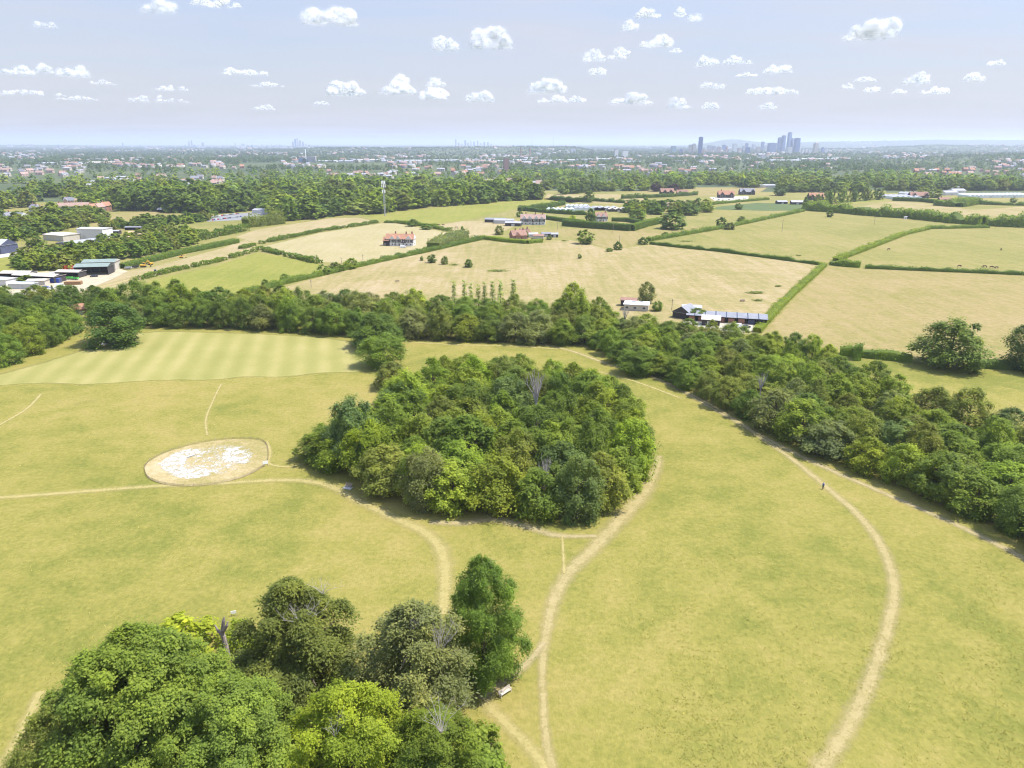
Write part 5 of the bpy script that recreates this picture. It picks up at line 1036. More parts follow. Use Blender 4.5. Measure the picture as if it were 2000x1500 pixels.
px_ = np.linspace(-150, 2150, 260); yy_ = np.geomspace(3000, 24000, 90); V = []
for y in yy_:
    zcv = y * cT + CH * sT; x = (px_ - 1000) / F * zcv; V.append(np.stack([x, np.full_like(x, y), bumps(x, np.full_like(x, y)) - 6], 1))
V = np.concatenate(V); n_ = len(px_); Q = np.array([[r * n_ + k, r * n_ + k + 1, (r + 1) * n_ + k + 1, (r + 1) * n_ + k] for r in range(len(yy_) - 1) for k in range(n_ - 1)])
keep = (V[Q][:, :, 2].max(1) > -0.5); me = np_mesh('hills', V, Q[keep], (G_LAND,)); o = link('hills', me); tag(o, 'low wooded ridges and hills along the horizon', 'hills', kind='structure')
def on_land(p): z = float(bumps(np.array(p[0]), np.array(p[1]))) - 6 if p[1] > 3000 else 0; return Vector((p[0], p[1], max(z, 0)))
for k, (px, ty) in enumerate([(1039, 262), (1080.5, 260)]):
    b = P(px, 290.3); b = on_land(b); h = height_at(b, ty) - b.z; m = MB(); w_ = 6.0
    for sx in (-1, 1):
        for sy in (-1, 1): m.tube([(sx * w_, sy * w_, 0), (sx * 1.2, sy * 1.2, h * .75), (0, 0, h)], [.8, .7, .5], M['steel'], 4)
    for j in range(9): z = h * j / 12; q = w_ * (1 - j / 12) + 1; m.box((0, 0, z), (2 * q, 2 * q, .8), M['steel'])
    o = m.build('transmitter_mast', loc=b); tag(o, ['fainter lattice transmitter mast, left of two on the ridge', 'darker lattice transmitter mast, right of two on the ridge'][k], 'radio mast', 'masts on the ridge')
# warehouses
for k, (x0, x1, by, hp, rm) in enumerate([(82, 120, 321, 3.5, 'sheen'), (124, 166, 320, 3.5, 'pale'), (176, 241, 320.5, 4.5, 'beige'), (243, 251, 323, 4, 'pale'), (572, 585, 317, 3, 'sheen'), (622, 660, 316, 3, 'sheen'), (664, 700, 316.5, 3, 'pale'), (704, 745, 315, 3.5, 'sheen'), (748, 786, 316, 3.5, 'sheen'), (790, 824, 316.5, 4, 'sheen'), (828, 868, 316, 4, 'pale'), (872, 912, 315.5, 3.5, 'sheen'), (914, 948, 315, 3, 'sheen'), (950, 984, 317, 3.5, 'sheen'), (1002, 1040, 315.5, 4, 'sheen'), (1044, 1078, 316.5, 4, 'sheen'), (1082, 1122, 315, 3.5, 'sheen'), (1126, 1160, 313.5, 3, 'pale'), (1164, 1190, 312.5, 3, 'sheen'), (1212, 1250, 317, 2.5, 'pale'), (1312, 1336, 316, 2.5, 'sheen'), (1366, 1392, 315, 2.5, 'sheen'), (1502, 1560, 316.5, 4.5, 'sheen'), (1556, 1618, 313.5, 4, 'sheen'), (1620, 1676, 312, 3.5, 'sheen'), (1720, 1760, 309.5, 3, 'pale'), (1762, 1806, 308.5, 3, 'sheen'), (1850, 1880, 310, 3, 'pale'), (1195, 1215, 310.5, 2.5, 'sheen')]):
    b = P((x0 + x1) / 2, by); s_ = mpp(b); root = empty('warehouse', b, 0, f'white warehouse on the plain, {ORD[k]}{"" if k == 0 else " from the left"}' if k < 28 else 'low white warehouse below the two white blocks', 'warehouse', 'warehouses on the plain')
    W = (x1 - x0) * s_; m = MB(); m.box((0, 0, 0), (W, 60, hp * s_ * .72), M['white' if rm != 'beige' else 'cream']); m.build('wall', root); m = MB(); m.gable((0, 0, 0), W, 60, hp * s_ * .72, hp * s_ * 1.1, M[rm], .5); m.build('roof', root)

# ------------------------------------------------------------------ suburb houses and the tree mass between them
def far_house_mesh(nm, wm, rm, L=11, D=8, h=5.2, rh=4.2, semi=True):
    m = MB(); m.box((0, 0, 0), (L, D, h), M[wm]); m.gable((0, 0, 0), L, D, h, h + rh, M[rm], .4, end=M[wm]); m.box((L * .3, 0, h + rh * .5), (1, .8, rh * .5 + 1.3), M['brick'])
    m.box((-L * .22, -D / 2 - .4, 0), (3.2, 1.0, h), M[wm]); m.gable((-L * .22, -D / 4, 0), D / 2 + 1.2, 3.2, h - .1, h + 2.0, M[rm], .2, rz=math.pi / 2, end=M['white'])
    for z in (.9, 3.4):
        for x in (-.22, .12, .38): m.box((x * L, -D / 2 - .04 - (.86 if x < 0 else 0), z), (1.4, .08, 1.2), M['glass'])
    me = bpy.data.meshes.new(nm); me.from_pydata(m.v, [], m.f); [me.materials.append(q) for q in m.ms]; me.polygons.foreach_set('material_index', m.m); me.update(); return me
HM = {'red': [far_house_mesh('house', 'brick', 'orange'), far_house_mesh('house', 'cream', 'orange', 14)], 'brown': [far_house_mesh('house', 'pinkb', 'brown'), far_house_mesh('house', 'cream', 'brown', 15)], 'pink': [far_house_mesh('house', 'cream', 'pink'), far_house_mesh('house', 'pinkb', 'pink', 16)], 'grey': [far_house_mesh('house', 'cream', 'slate', 13)], 'white': [far_house_mesh('house', 'cream', 'pale', 18, 11, 6, 2)]}
ZON = [((0, 165), (326, 347), 46, 'suburb at the left edge', ['pink', 'white', 'brown', 'pink', 'grey']), ((270, 440), (346, 366), 34, 'suburb above the sports field', ['red', 'brown', 'pink', 'grey']), ((170, 270), (350, 372), 14, 'estate behind the terrace', ['pink', 'brown', 'white']), ((640, 770), (337, 351), 26, 'suburb above the middle wood', ['pink', 'white', 'brown']), ((790, 985), (326, 345), 42, 'suburb left of the brown tower', ['pink', 'red', 'brown', 'white', 'grey']),
       ((945, 1062), (356, 374), 24, 'estate right of the middle wood', ['red', 'pink', 'red', 'white']), ((1150, 1260), (326, 339), 24, 'suburb right of the brown tower', ['pink', 'red', 'white']), ((1262, 1480), (326, 345), 26, 'suburb below the tower cluster', ['brown', 'pink', 'white']), ((1780, 1905), (330, 346), 28, 'suburb above the right glasshouses', ['red', 'red', 'pink', 'white']), ((1880, 2010), (326, 348), 18, 'houses at the right edge', ['pink', 'brown', 'grey']), ((360, 480), (322, 331), 14, 'terraces beyond the left wood', ['pink', 'red', 'white'])]
rh_ = random.Random(77); HS = []
for (xa, xb), (ya, yb), n, where, cols in ZON:
    L_ = []
    for k in range(int(n * .7)):
        for _ in range(30):
            q = (rh_.uniform(xa, xb), rh_.uniform(ya, yb)); b = P(*q)
            if all((b - c_[0]).length > 15 for c_ in L_): break
        L_.append((b, rh_.choice(cols), q[0], rh_.choice((0, 0, .3, -.3, 1.2))))
    L_.sort(key=lambda a: a[2]); cn = {}
    for b, c_, x, rz in L_:
        i = cn.get(c_, 0); cn[c_] = i + 1; HS.append((b, c_, rz, f'{"first" if i == 0 else ORD[i]} {c_} roofed house from the left in the {where}'.replace('white roofed', 'pale roofed')))
for b, c_, rz, lb in HS:
    o = link('house', HM[c_][rh_.randrange(len(HM[c_]))], loc=on_land(b), rz=rz); k_ = rh_.uniform(1.0, 1.25); o.scale = (k_, k_, k_); tag(o, lb, 'house', 'houses of the far suburbs')
# the countless specks of houses beyond: one mass
r = np.random.default_rng(12); hv_, hq_, hm_, tot = [], [], [], 0; mats_ = [M['cream'], M['pale'], M['pink'], M['orange'], M['brown'], M['cream'], M['slate']]
for k in range(6000):
    t_ = 5 + 46 * r.random() ** 2.3; px = r.uniform(-60, 2060); 
    if mnoise.noise(Vector((px * .011, t_ * .16, 4.0))) < 0.06 + .003 * t_: continue
    b = on_land(P(px, HZ + t_)); L, D, h = r.uniform(10, 30) * (1 + (t_ < 14) * 1.0), r.uniform(8, 14), r.uniform(5, 9) * (1 + (t_ < 16) * r.random()); 
    vs = np.array([(-1, -1, 0), (1, -1, 0), (1, 1, 0), (-1, 1, 0), (-1, -1, 1), (1, -1, 1), (1, 1, 1), (-1, 1, 1), (-1, 0, 1.6), (1, 0, 1.6)], float) * (L / 2, D / 2, h) + np.array(b)
    hv_.append(vs); hq_.append(np.array([(0, 1, 5, 4), (1, 2, 6, 5), (3, 0, 4, 7), (4, 5, 9, 8), (6, 7, 8, 9)]) + tot); tot += 10
    wi = int(r.choice([0, 1, 5, 6])); ri = int(r.choice([1, 6, 2, 4, 1, 6] if t_ < 24 else [1, 2, 2, 4, 6])); hm_ += [wi, wi, wi, ri, ri]
o = link('distant_houses', np_mesh('distant_houses', np.concatenate(hv_), np.concatenate(hq_), mats_, mi=hm_)); tag(o, 'tiny pale houses scattered over the hazy plain', 'houses', kind='stuff')
LOW = [crown(900 + k, 5.0, 12.0, 0.2, 16, 110, 1.5, ('dome', 'round', 'egg')[k % 3], lobe_r=.42, rough=.25) for k in range(6)]
TINY = [crown(950 + k, 5.0, 10.0, 0.2, 9, 27, 2.6, 'dome', lobe_r=.45) for k in range(4)]
t_ = 7.0; r = random.Random(31); nmass = 0; farc = ['deep green'] * 5 + ['mid green'] * 5 + ['dark green'] * 4 + ['olive green'] * 2 + ['fresh green'] * 2 + ['blue green'] * 2 + ['yellow green']
def limit_row(px):
    if px < 240: return 400
    if px < 430: return 392
    if px < 1050: return 374
    if px < 1300: return 372
    if px < 1720: return 362
    return 366
zone_boxes = [(z[0], z[1]) for z in ZON]
while t_ < 122:
    step = 0.15 * t_ * .72; x = -60 + r.uniform(0, step)
    while x < 2060:
        py = HZ + t_ * r.uniform(.965, 1.035); x += step * r.uniform(.6, 1.4)
        if py > limit_row(x): continue
        nz = mnoise.noise(Vector((x * .006, t_ * .05, 1.3))); thin = .40 if t_ > 55 else .16
        hit = any(a[0] - 4 < x < a[1] + 4 and b_[0] - 2 < py < b_[1] + 5 for a, b_ in zone_boxes)
        if r.random() < thin * (1.45 if nz < 0 else .4) + (.30 if hit else 0) + (.18 if x < 380 and t_ > 50 else 0): continue
        if 318 < py < 326 and 470 < x < 760: continue
        b = on_land(P(x, py)); h = r.uniform(5.5, 15) * (1.45 if t_ > 62 else 1.1) * (1.15 if nz > .1 else 1) * (.72 if hit else 1) * (1.0 if t_ > 30 else .85); w_ = h * r.uniform(.75, 1.15)
        raw = (LOW[r.randrange(6)] if t_ > 26 else TINY[r.randrange(4)]); add_mass(raw, b, w_ / 10, h / (12 if t_ > 26 else 10), r.uniform(0, 6.28), [q_ * k_ for q_, k_ in zip(tone_rgb(r.choice(farc), r, .25), (1.1, 1.1, 1.1) if t_ > 58 else (.56, .66, .8))]); nmass += 1  # beyond the near rows the tint goes darker and bluer, painting in distance haze
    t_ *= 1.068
print('mass trees', nmass)
# ------------------------------------------------------------------ the fenced chalk patch
t = NT('bare_chalk'); p = t.pos(); at = t.n('ShaderNodeAttribute', attribute_name='across')
n1 = t.noise(p, 0.42, 6, 0.72, 0.6); n2 = t.noise(p, 1.9, 5, 0.75); c = t.ramp(n2, [(0.3, (0.30, 0.26, 0.16)), (0.52, (0.46, 0.44, 0.38)), (0.7, (0.58, 0.57, 0.53))])
k = t.math('ADD', t.math('MULTIPLY', at.outputs['Fac'], 0.75), t.math('ADD', t.math('MULTIPLY', n1, 1.6), t.math('MULTIPLY', n2, 0.9)))
a = t.ramp(t.math('MULTIPLY', k, .45), [(0.80, 0.0), (0.935, 1.0)]); ms = t.n('ShaderNodeMixShader'); tr = t.n('ShaderNodeBsdfTransparent')
t.l(a, ms.inputs[0]); t.l(tr.outputs[0], ms.inputs[1]); t.l(t.bsdf(c, 0.95, n2, 0.6, 0.15, 0.1), ms.inputs[2]); CHALK = t.done(ms.outputs[0])
CHALK2 = CHALK.copy(); CHALK2.name = 'thin_chalk'
rr = [n_ for n_ in CHALK2.node_tree.nodes if n_.type == 'VALTORGB' and abs(n_.color_ramp.elements[0].position - .80) < .01][0]; rr.color_ramp.elements[0].position = .88; rr.color_ramp.elements[1].position = 1.04
G_STRAW = meadow('dry_straw_grass', (0.37, 0.30, 0.17), (0.31, 0.25, 0.12), (0.24, 0.205, 0.075), 0.05, 1.3)
def patch(name, pts, z, m, label, cat, inset=0.45, kind='structure'):
    ps = [P(*q) for q in smooth_line(list(pts) + [pts[0]], 6)[:-1]]; c_ = sum(ps, Vector()) / len(ps); n = len(ps)
    V = [(q.x, q.y, z) for q in ps] + [tuple((q.lerp(c_, inset))[:2]) + (z,) for q in ps] + [(c_.x, c_.y, z)]; Q = [(k, (k + 1) % n, n + (k + 1) % n, n + k) for k in range(n)]
    me = bpy.data.meshes.new(name); me.from_pydata(V, [], Q + [(n + k, n + (k + 1) % n, 2 * n) for k in range(n)]); me.materials.append(m)
    a_ = me.attributes.new('across', 'FLOAT', 'POINT'); a_.data.foreach_set('value', [0.0] * n + [1.0] * (n + 1)); me.update(); o = link(name, me); return tag(o, label, cat, kind=kind)
patch('mown_grass', [(-60,758),(60,750),(170,752),(300,744),(420,743),(480,737),(560,737),(640,729),(720,727),(765,718),(740,690),(680,664),(560,653),(420,648),(280,648),(180,676),(60,712),(-60,745)], 0.03, G_MOWN, 'mown sports grass with pale stripes', 'mown grass', .07)
RIM = [(282, 914), (290, 934), (325, 947), (375, 950), (430, 944), (480, 930), (518, 908), (524, 884), (516, 864), (490, 858), (440, 859), (385, 867), (330, 882), (294, 900)]
sheet('dry_grass', smooth_line(RIM + [RIM[0]], 6)[:-1], 0.075, G_STRAW, 'dry straw coloured grass inside the fenced oval', 'dry grass')
patch('chalk', [(290, 914), (330, 884), (390, 868), (450, 861), (500, 862), (518, 885), (508, 905), (470, 926), (400, 942), (330, 942)], 0.088, CHALK2, 'thin broken chalk over most of the fenced oval', 'chalk patch', .3)
patch('chalk', [(294, 910), (325, 888), (365, 873), (402, 871), (398, 884), (372, 892), (362, 912), (350, 934), (318, 930)], 0.10, CHALK, 'white bare chalk on the left of the fenced oval', 'chalk patch', .3)
patch('chalk', [(335, 914), (380, 908), (418, 916), (424, 928), (390, 938), (345, 938), (325, 928)], 0.104, CHALK, 'white bare chalk along the near side of the fenced oval', 'chalk patch', .3)
patch('chalk', [(420, 903), (428, 880), (440, 866), (462, 866), (470, 876), (490, 882), (484, 892), (498, 902), (480, 912), (445, 914)], 0.10, CHALK, 'smaller broken patch of bare chalk on the right of the fenced oval', 'chalk patch', .35)
rim = [P(*q) for q in smooth_line(RIM + [RIM[0]], 8)]; root = empty('paling_fence', rim[0], 0, 'low weathered paling fence ringing the white chalk patch', 'fence'); o0 = rim[0]
pl = MB(); acc = 0; rp_ = random.Random(4); last = -9
FW = plain('grey_paling', (0.30, 0.25, 0.16), 0.9, 0.3, 4)
for a, b in zip(rim[:-1], rim[1:]):
    L = (b - a).length; n = max(1, int(L / .17)); rz = math.atan2(b.y - a.y, b.x - a.x)
    for k in range(n):
        q = a.lerp(b, k / n) - o0; pl.box((q.x, q.y, 0.05), (.055, .025, 0.62 + rp_.uniform(-.07, .07)), FW, rz + rp_.uniform(-.1, .1))
        if acc + L * k / n - last > 2.3:
            last = acc + L * k / n; m = MB(); m.tube([(q.x, q.y + .05, -.1), (q.x, q.y + .05, .8)], .06, M['wood'], 6); m.build('post', root)
    acc += L
pl.build('pales', root)
# board beside the patch, white post, small white bin
def board(px, py, rz, W, H, label, name='information_board', z=.7):
    root = empty(name, P(px, py), rz, label, 'sign'); m = MB(); m.box((0, 0, z), (W, .06, H), M['plastic']); m.build('panel', root)
    for s in (-1, 1): m = MB(); m.tube([(s * W * .42, .06, -.1), (s * W * .42, .06, z + H)], .05, M['wood'], 6); m.build('leg', root)
board(519, 911, .5, 1.3, .85, 'white information board on legs at the right end of the chalk patch')
board(457, 1203, .3, .9, .55, 'pale board on legs behind the bleached snag', z=.5)
m = MB(); m.tube([(0, 0, -.1), (0, 0, 1.7)], .13, M['plastic'], 8); m.tube([(0, 0, 1.7), (0, 0, 1.78)], [.16, .08], M['plastic'], 8); o = m.build('marker_post', loc=P(1028, 669)); tag(o, 'white marker post at the foot of the far line of trees', 'post')
m = MB(); m.box((0, 0, 0), (1.8, .8, .5), M['plastic'], .1, .8); m.box((-.5, .1, .5), (.7, .5, .4), M['plastic'], .3, .6); o = m.build('covered_heap', loc=P(203, 673)); tag(o, 'small white covered heap under the broad lone tree', 'heap')
def bench(px, py, rz, label, slab=False, L=1.9):
    root = empty('park_bench', P(px, py, .0), rz, label, 'bench'); wd = M['wood' if slab else 'bench_wood']; z0 = .12 if slab else .07
    if slab: m = MB(); m.box((0, -.35, .06), (L + .5, 1.5, .08), M['concrete']); m.build('slab', root)
    m = MB(); [m.box((0, y, z0 + .42), (L, .1, .045), wd) for y in (-.22, -.09, .04, .17)]; m.build('seat', root)
    m = MB()
    for k in range(4): y = .24 + k * .03; m.box((0, y, z0 + .52 + k * .12), (L, .03, .095), wd)
    m.build('backrest', root)
    for x in (-L / 2 + .12, L / 2 - .12):
        for y in (-.2, .2): m = MB(); m.box((x, y, z0 - .1), (.09, .09, .52 if y < 0 else .6), wd); m.build('leg', root)
        m = MB(); m.box((x, -.02, z0 + .62), (.09, .55, .05), wd); m.box((x, -.25, z0 + .42), (.07, .07, .2), wd); m.build('armrest', root)
d = P(1001, 1344) - P(972, 1363); bench(987, 1356, math.atan2(d.y, d.x), 'weathered wooden bench between the near trees and the worn path', L=2.3)
bench(681, 952, -.35, 'dark wooden bench on a pale slab at the left foot of the copse', True, 1.8)
# snag and dead boughs
def dead(mb, base, h, spread, n, r0, seed, mat=None, lean=(0, 0)):
    """a fan of bleached boughs and twigs"""
    r = random.Random(seed); mt = mat or DEADWOOD; base = Vector(base)
    for k in range(n):
        a = 2 * math.pi * k / n + r.uniform(-.4, .4); sp = spread * r.uniform(.35, 1); hh = h * r.uniform(.65, 1)
        p1 = base + Vector((math.cos(a) * sp * .35 + lean[0] * .3, math.sin(a) * sp * .35 + lean[1] * .3, hh * .5)); p2 = base + Vector((math.cos(a) * sp + lean[0], math.sin(a) * sp + lean[1], hh))
        mb.tube([base, p1, p2], [r0, r0 * .55, r0 * .15], mt, 5)
        for j in range(5):
            u = r.uniform(.35, .95); s = base.lerp(p1, u * 2) if u < .5 else p1.lerp(p2, u * 2 - 1); e = s + Vector((r.uniform(-1, 1) * sp * .4, r.uniform(-1, 1) * sp * .4, r.uniform(.1, .35) * h))
            mb.tube([s, (s + e) / 2 + Vector((0, 0, -.05 * h)), e], [r0 * .3, r0 * .2, r0 * .08], mt, 4)
            for q in range(2): u2 = r.uniform(.4, .9); s2 = s.lerp(e, u2); mb.tube([s2, s2 + Vector((r.uniform(-1, 1) * sp * .2, r.uniform(-1, 1) * sp * .2, r.uniform(.02, .15) * h))], [r0 * .14, r0 * .05], mt, 3)
b = P(445, 1290); h = height_at(b, 1205); SNAGM = plain('grey_snag_wood', (0.25, 0.21, 0.19), .9, .35, 2); root = empty('dead_snag', b, 0, 'bleached broken trunk standing beside the drooping olive tree', 'dead tree')
m = MB(); m.tube([(0, 0, -.3), (.1, 0, h * .3), (-.25, .1, h * .62), (.3, 0, h * .92), (.5, 0, h)], [.52, .38, .36, .26, .08], SNAGM, 9); m.build('trunk', root)
for q in ([(0, 0, h * .55), (-.9, .1, h * .68), (-1.3, .2, h * .80)], [(.1, 0, h * .7), (.8, -.1, h * .82), (.95, 0, h * .9)]): m = MB(); m.tube(q, [.3, .22, .1], SNAGM, 6); m.build('broken_limb', root)
def solo_tree(px, by):
    return min(solo, key=lambda d: (proj(d['base'])[0] - px) ** 2 + (proj(d['base'])[1] - by) ** 2)
def attach_dead(px, by, at_px, h, spread, n, r0, seed, lean=(0, 0), depth=0.0, zpx=None):
    """bleached boughs as a part of the living tree standing at (px, by); their fork shows at photo pixel at_px"""
    d_ = solo_tree(px, by); root = d_['root']; bb = d_['base']; y = bb.y + depth
    z = height_at(Vector((0, y, 0)), at_px[1]); q = Vector((0, y, z)); q.x = (at_px[0] - 1000) / F * zc(q)
    mb = MB(); dead(mb, q, h, spread * 1.2, n, r0 * .55, seed, lean=lean)
    mw = Matrix.Translation(bb) @ Matrix.Rotation(root.rotation_euler[2], 4, 'Z') @ Matrix.Diagonal((*root.scale, 1)); iv = mw.inverted()
    mb.v = [tuple(iv @ Vector(v)) for v in mb.v]; mb.build('dead_branches', root)
attach_dead(815, 1390, (858, 1285), 6.5, 2.6, 9, .13, 1, (.9, 0), -2.5); attach_dead(815, 1390, (815, 1255), 5.0, 1.8, 6, .09, 2, (0, 0), -2.0)
attach_dead(590, 1375, (590, 1225), 4.5, 3.6, 8, .11, 3, (.8, 0), -3.0); attach_dead(590, 1375, (630, 1160), 2.5, 2.5, 6, .08, 8, (.2, 0), -1)
attach_dead(942, 1318, (955, 1125), 3.2, 1.0, 5, .08, 4); attach_dead(850, 1570, (862, 1432), 4.4, 2.8, 9, .09, 5, (0, 0), -3.2); attach_dead(690, 1560, (655, 1440), 3.2, 1.8, 5, .07, 6, (0, 0), -3.5)
def dead_tree(px, by, ty, spread, seed, label, r0=.2):
    b = P(px, by); h = height_at(b, ty); root = empty('dead_tree', b, 0, label, 'dead tree'); m = MB(); m.tube([(0, 0, -.2), (.2, 0, h * .5)], [r0 * 1.6, r0], DEADWOOD, 8); m.build('trunk', root); m = MB(); dead(m, (.2, 0, h * .5), h * .5, spread, 8, r0, seed); m.build('dead_branches', root)
dead_tree(1045, 845, 728, 3.4, 11, 'bare bleached dead tree in the upper middle of the copse', .28); dead_tree(1062, 995, 893, 2.0, 12, 'thin bare dead tree at the front of the copse', .14); dead_tree(1218, 655, 598, 2.4, 13, 'bare twiggy dead tree by the poplars in the far line', .16)
dead_tree(1480, 800, 728, 2.0, 14, 'bare grey dead tree on the path side of the belt', .14)
# ------------------------------------------------------------------ walker, horses
SKIN = plain('skin', (0.50, 0.33, 0.25), .6, .05, 4)
def skinned(name, V, E, R, mat, parent, root_i=0, sub=1):
    bm = bmesh.new(); L = bm.verts.layers.skin.verify(); vs = [bm.verts.new(v) for v in V]
    for v, r_ in zip(vs, R): v[L].radius = (r_, r_) if not hasattr(r_, '__len__') else r_
    vs[root_i][L].use_root = True
    for a, b in E: bm.edges.new((vs[a], vs[b]))
    me = bpy.data.meshes.new(name); bm.to_mesh(me); bm.free(); me.materials.append(mat); o = link(name, me, parent)
    s = o.modifiers.new('skin', 'SKIN'); s.use_smooth_shade = True; u = o.modifiers.new('sub', 'SUBSURF'); u.levels = u.render_levels = sub; return o
root = empty('person', P(1607, 955, 0.05), math.radians(155), 'person in a blue top and dark trousers walking along the curving path', 'person')
V = [(0, 0, .96), (0, 0, 1.12), (0, .01, 1.32), (0, .0, 1.46), (0, -.01, 1.55), (0, -.03, 1.66), (0, -.02, 1.73)]; E = [(0, 1), (1, 2), (2, 3), (3, 4), (4, 5), (5, 6)]; R = [.145, .13, (.17, .12), .09, .055, (.085, .1), .06]
V.append((0, -.125, 1.645)); R.append(.018); E.append((5, 7))       # nose
for s, st_ in ((-1, .28), (1, -.26)):
    k = len(V); V += [(s * .10, 0, .90), (s * .10, -st_ * .6, .50), (s * .10, -st_ * 1.15 + .05, .09), (s * .10, -st_ * 1.15 - .13, .04)]; R += [.09, .058, .038, .032]; E += [(0, k), (k, k + 1), (k + 1, k + 2), (k + 2, k + 3)]
    k = len(V); V += [(s * .19, .0, 1.42), (s * .24, st_ * .35, 1.14), (s * .23, st_ * .75 - .08, .90), (s * .23, st_ * .85 - .09, .83)]; R += [.06, .042, .03, (.02, .035)]; E += [(2, k), (k, k + 1), (k + 1, k + 2), (k + 2, k + 3)]
    for f, (dy, ln) in enumerate([(-.03, .085), (-.01, .095), (.01, .09), (.03, .07)]):
        q = len(V); V += [(s * .23, st_ * .85 - .09 + dy, .78), (s * .222, st_ * .85 - .10 + dy * 1.15, .78 - ln * .6)]; R += [.009, .007]; E += [(k + 3, q), (q, q + 1)]
    q = len(V); V += [(s * .215, st_ * .85 - .14, .82), (s * .205, st_ * .85 - .155, .785)]; R += [.010, .008]; E += [(k + 3, q), (q, q + 1)]
body = skinned('body', V, E, R, SKIN, root)
skinned('shirt', [(0, 0, .94), (0, 0, 1.12), (0, .01, 1.32), (0, 0, 1.44), (-.19, 0, 1.42), (-.235, .08, 1.2), (.19, 0, 1.42), (.235, -.07, 1.2)], [(0, 1), (1, 2), (2, 3), (2, 4), (4, 5), (2, 6), (6, 7)], [.165, .15, (.19, .14), .1, .078, .062, .078, .062], plain('blue_cloth', (.05, .14, .42), .9, .1, 6), root)
tv = [(0, 0, .98)]; te = []; tr_ = [.16]
for s, st_ in ((-1, .28), (1, -.26)): k = len(tv); tv += [(s * .10, 0, .90), (s * .10, -st_ * .6, .50), (s * .10, -st_ * 1.1 + .05, .13)]; tr_ += [.105, .075, .058]; te += [(0, k), (k, k + 1), (k + 1, k + 2)]
skinned('trousers', tv, te, tr_, plain('dark_cloth', (.04, .04, .055), .9, .1, 6), root)
skinned('hair', [(0, .0, 1.77), (0, .05, 1.70), (0, .06, 1.62)], [(0, 1), (1, 2)], [.075, .09, .06], plain('brown_hair', (.06, .04, .03), .8, .2, 20), root)
for s, st_ in ((-1, .28), (1, -.26)): m = MB(); m.box((s * .10, -st_ * 1.15 - .02, .0), (.1, .28, .09), M['rubber'], 0, .85); m.build('shoe', root)
for s in (-1, 1): m = MB(); m.box((s * .035, -.115, 1.672), (.028, .012, .014), M['glass']); m.build('eye', root)
HV = [(0, 0, 1.15), (.75, 0, 1.18), (-.75, 0, 1.2), (-.95, 0, 1.1), (1.0, 0, 1.25), (1.35, 0, .95), (1.6, 0, .55), (1.82, 0, .25), (-1.1, 0, .8), (-1.12, 0, .45)]; HE = [(0, 1), (0, 2), (2, 3), (1, 4), (4, 5), (5, 6), (6, 7), (3, 8), (8, 9)]; HR = [.33, .33, .34, .22, .22, .17, .14, .08, .08, .05]
for x, sgn in ((.75, 1), (-.8, -1)):
    for s in (-1, 1):
        k = len(HV)
        if sgn > 0: HV += [(x, s * .2, .85), (x + .03, s * .2, .48), (x, s * .2, .12), (x + .06, s * .2, .04)]
        else: HV += [(x + .05, s * .2, .9), (x - .18, s * .2, .52), (x - .1, s * .2, .14), (x - .04, s * .2, .04)]
        HR += [.13, .065, .05, .06]; HE += [(1 if sgn > 0 else 2, k), (k, k + 1), (k + 1, k + 2), (k + 2, k + 3)]
for s in (-1, 1): k = len(HV); HV += [(1.55, s * .09, .68)]; HR += [.03]; HE += [(6, k)]
BAY = plain('bay_coat', (.07, .035, .022), .7, .2, 2)
first = None
for k, (px, py, rz, lb) in enumerate([(1873, 522, .2, 'dark brown horse grazing alone beyond the right hedge'), (1923, 523, 2.9, 'dark brown horse grazing left of the close pair beyond the right hedge'), (1936, 524, .1, 'dark brown horse, left of the close pair beyond the right hedge'), (1946, 525, 3.3, 'dark brown horse, right of the close pair beyond the right hedge'), (1735, 489, .4, 'dark horse in the middle of the dry pasture on the right'), (1955, 489, 1.2, 'dark horse high on the dry pasture at the right'), (856, 441, .3, 'horse on the small tan paddock, first of three'), (866, 440.5, 2.6, 'horse on the small tan paddock, middle of three'), (891, 446, .1, 'horse on the small tan paddock, nearest of three')]):
    root = empty('horse', P(px, py, .05), rz, lb, 'horse', 'horses grazing on the pastures'); root.scale = (1.15,) * 3
    if first is None: first = skinned('body', HV, HE, HR, BAY, root)
    else: c = first.copy(); COL.objects.link(c); c.parent = root
for px, py, lb in [(1450, 589, 'wooden feed trough on the tan pasture by the broad green hedge'), (776, 551, 'feed trough on the left part of the tan pasture')]:
    root = empty('feed_trough', P(px, py, .05), .2, lb, 'trough'); m = MB(); [m.box((0, s * .5, .5), (2.4, .08, .5), M['wood']) for s in (-1, 1)]; [m.box((s * 1.2, 0, .5), (.08, .92, .5), M['wood']) for s in (-1, 1)]; m.box((0, 0, .5), (2.3, .9, .08), M['wood']); m.build('basin', root)
    for x in (-1, 1):
        for y in (-.4, .4): m = MB(); m.box((x, y, -.05), (.1, .1, .55), M['wood']); m.build('leg', root)
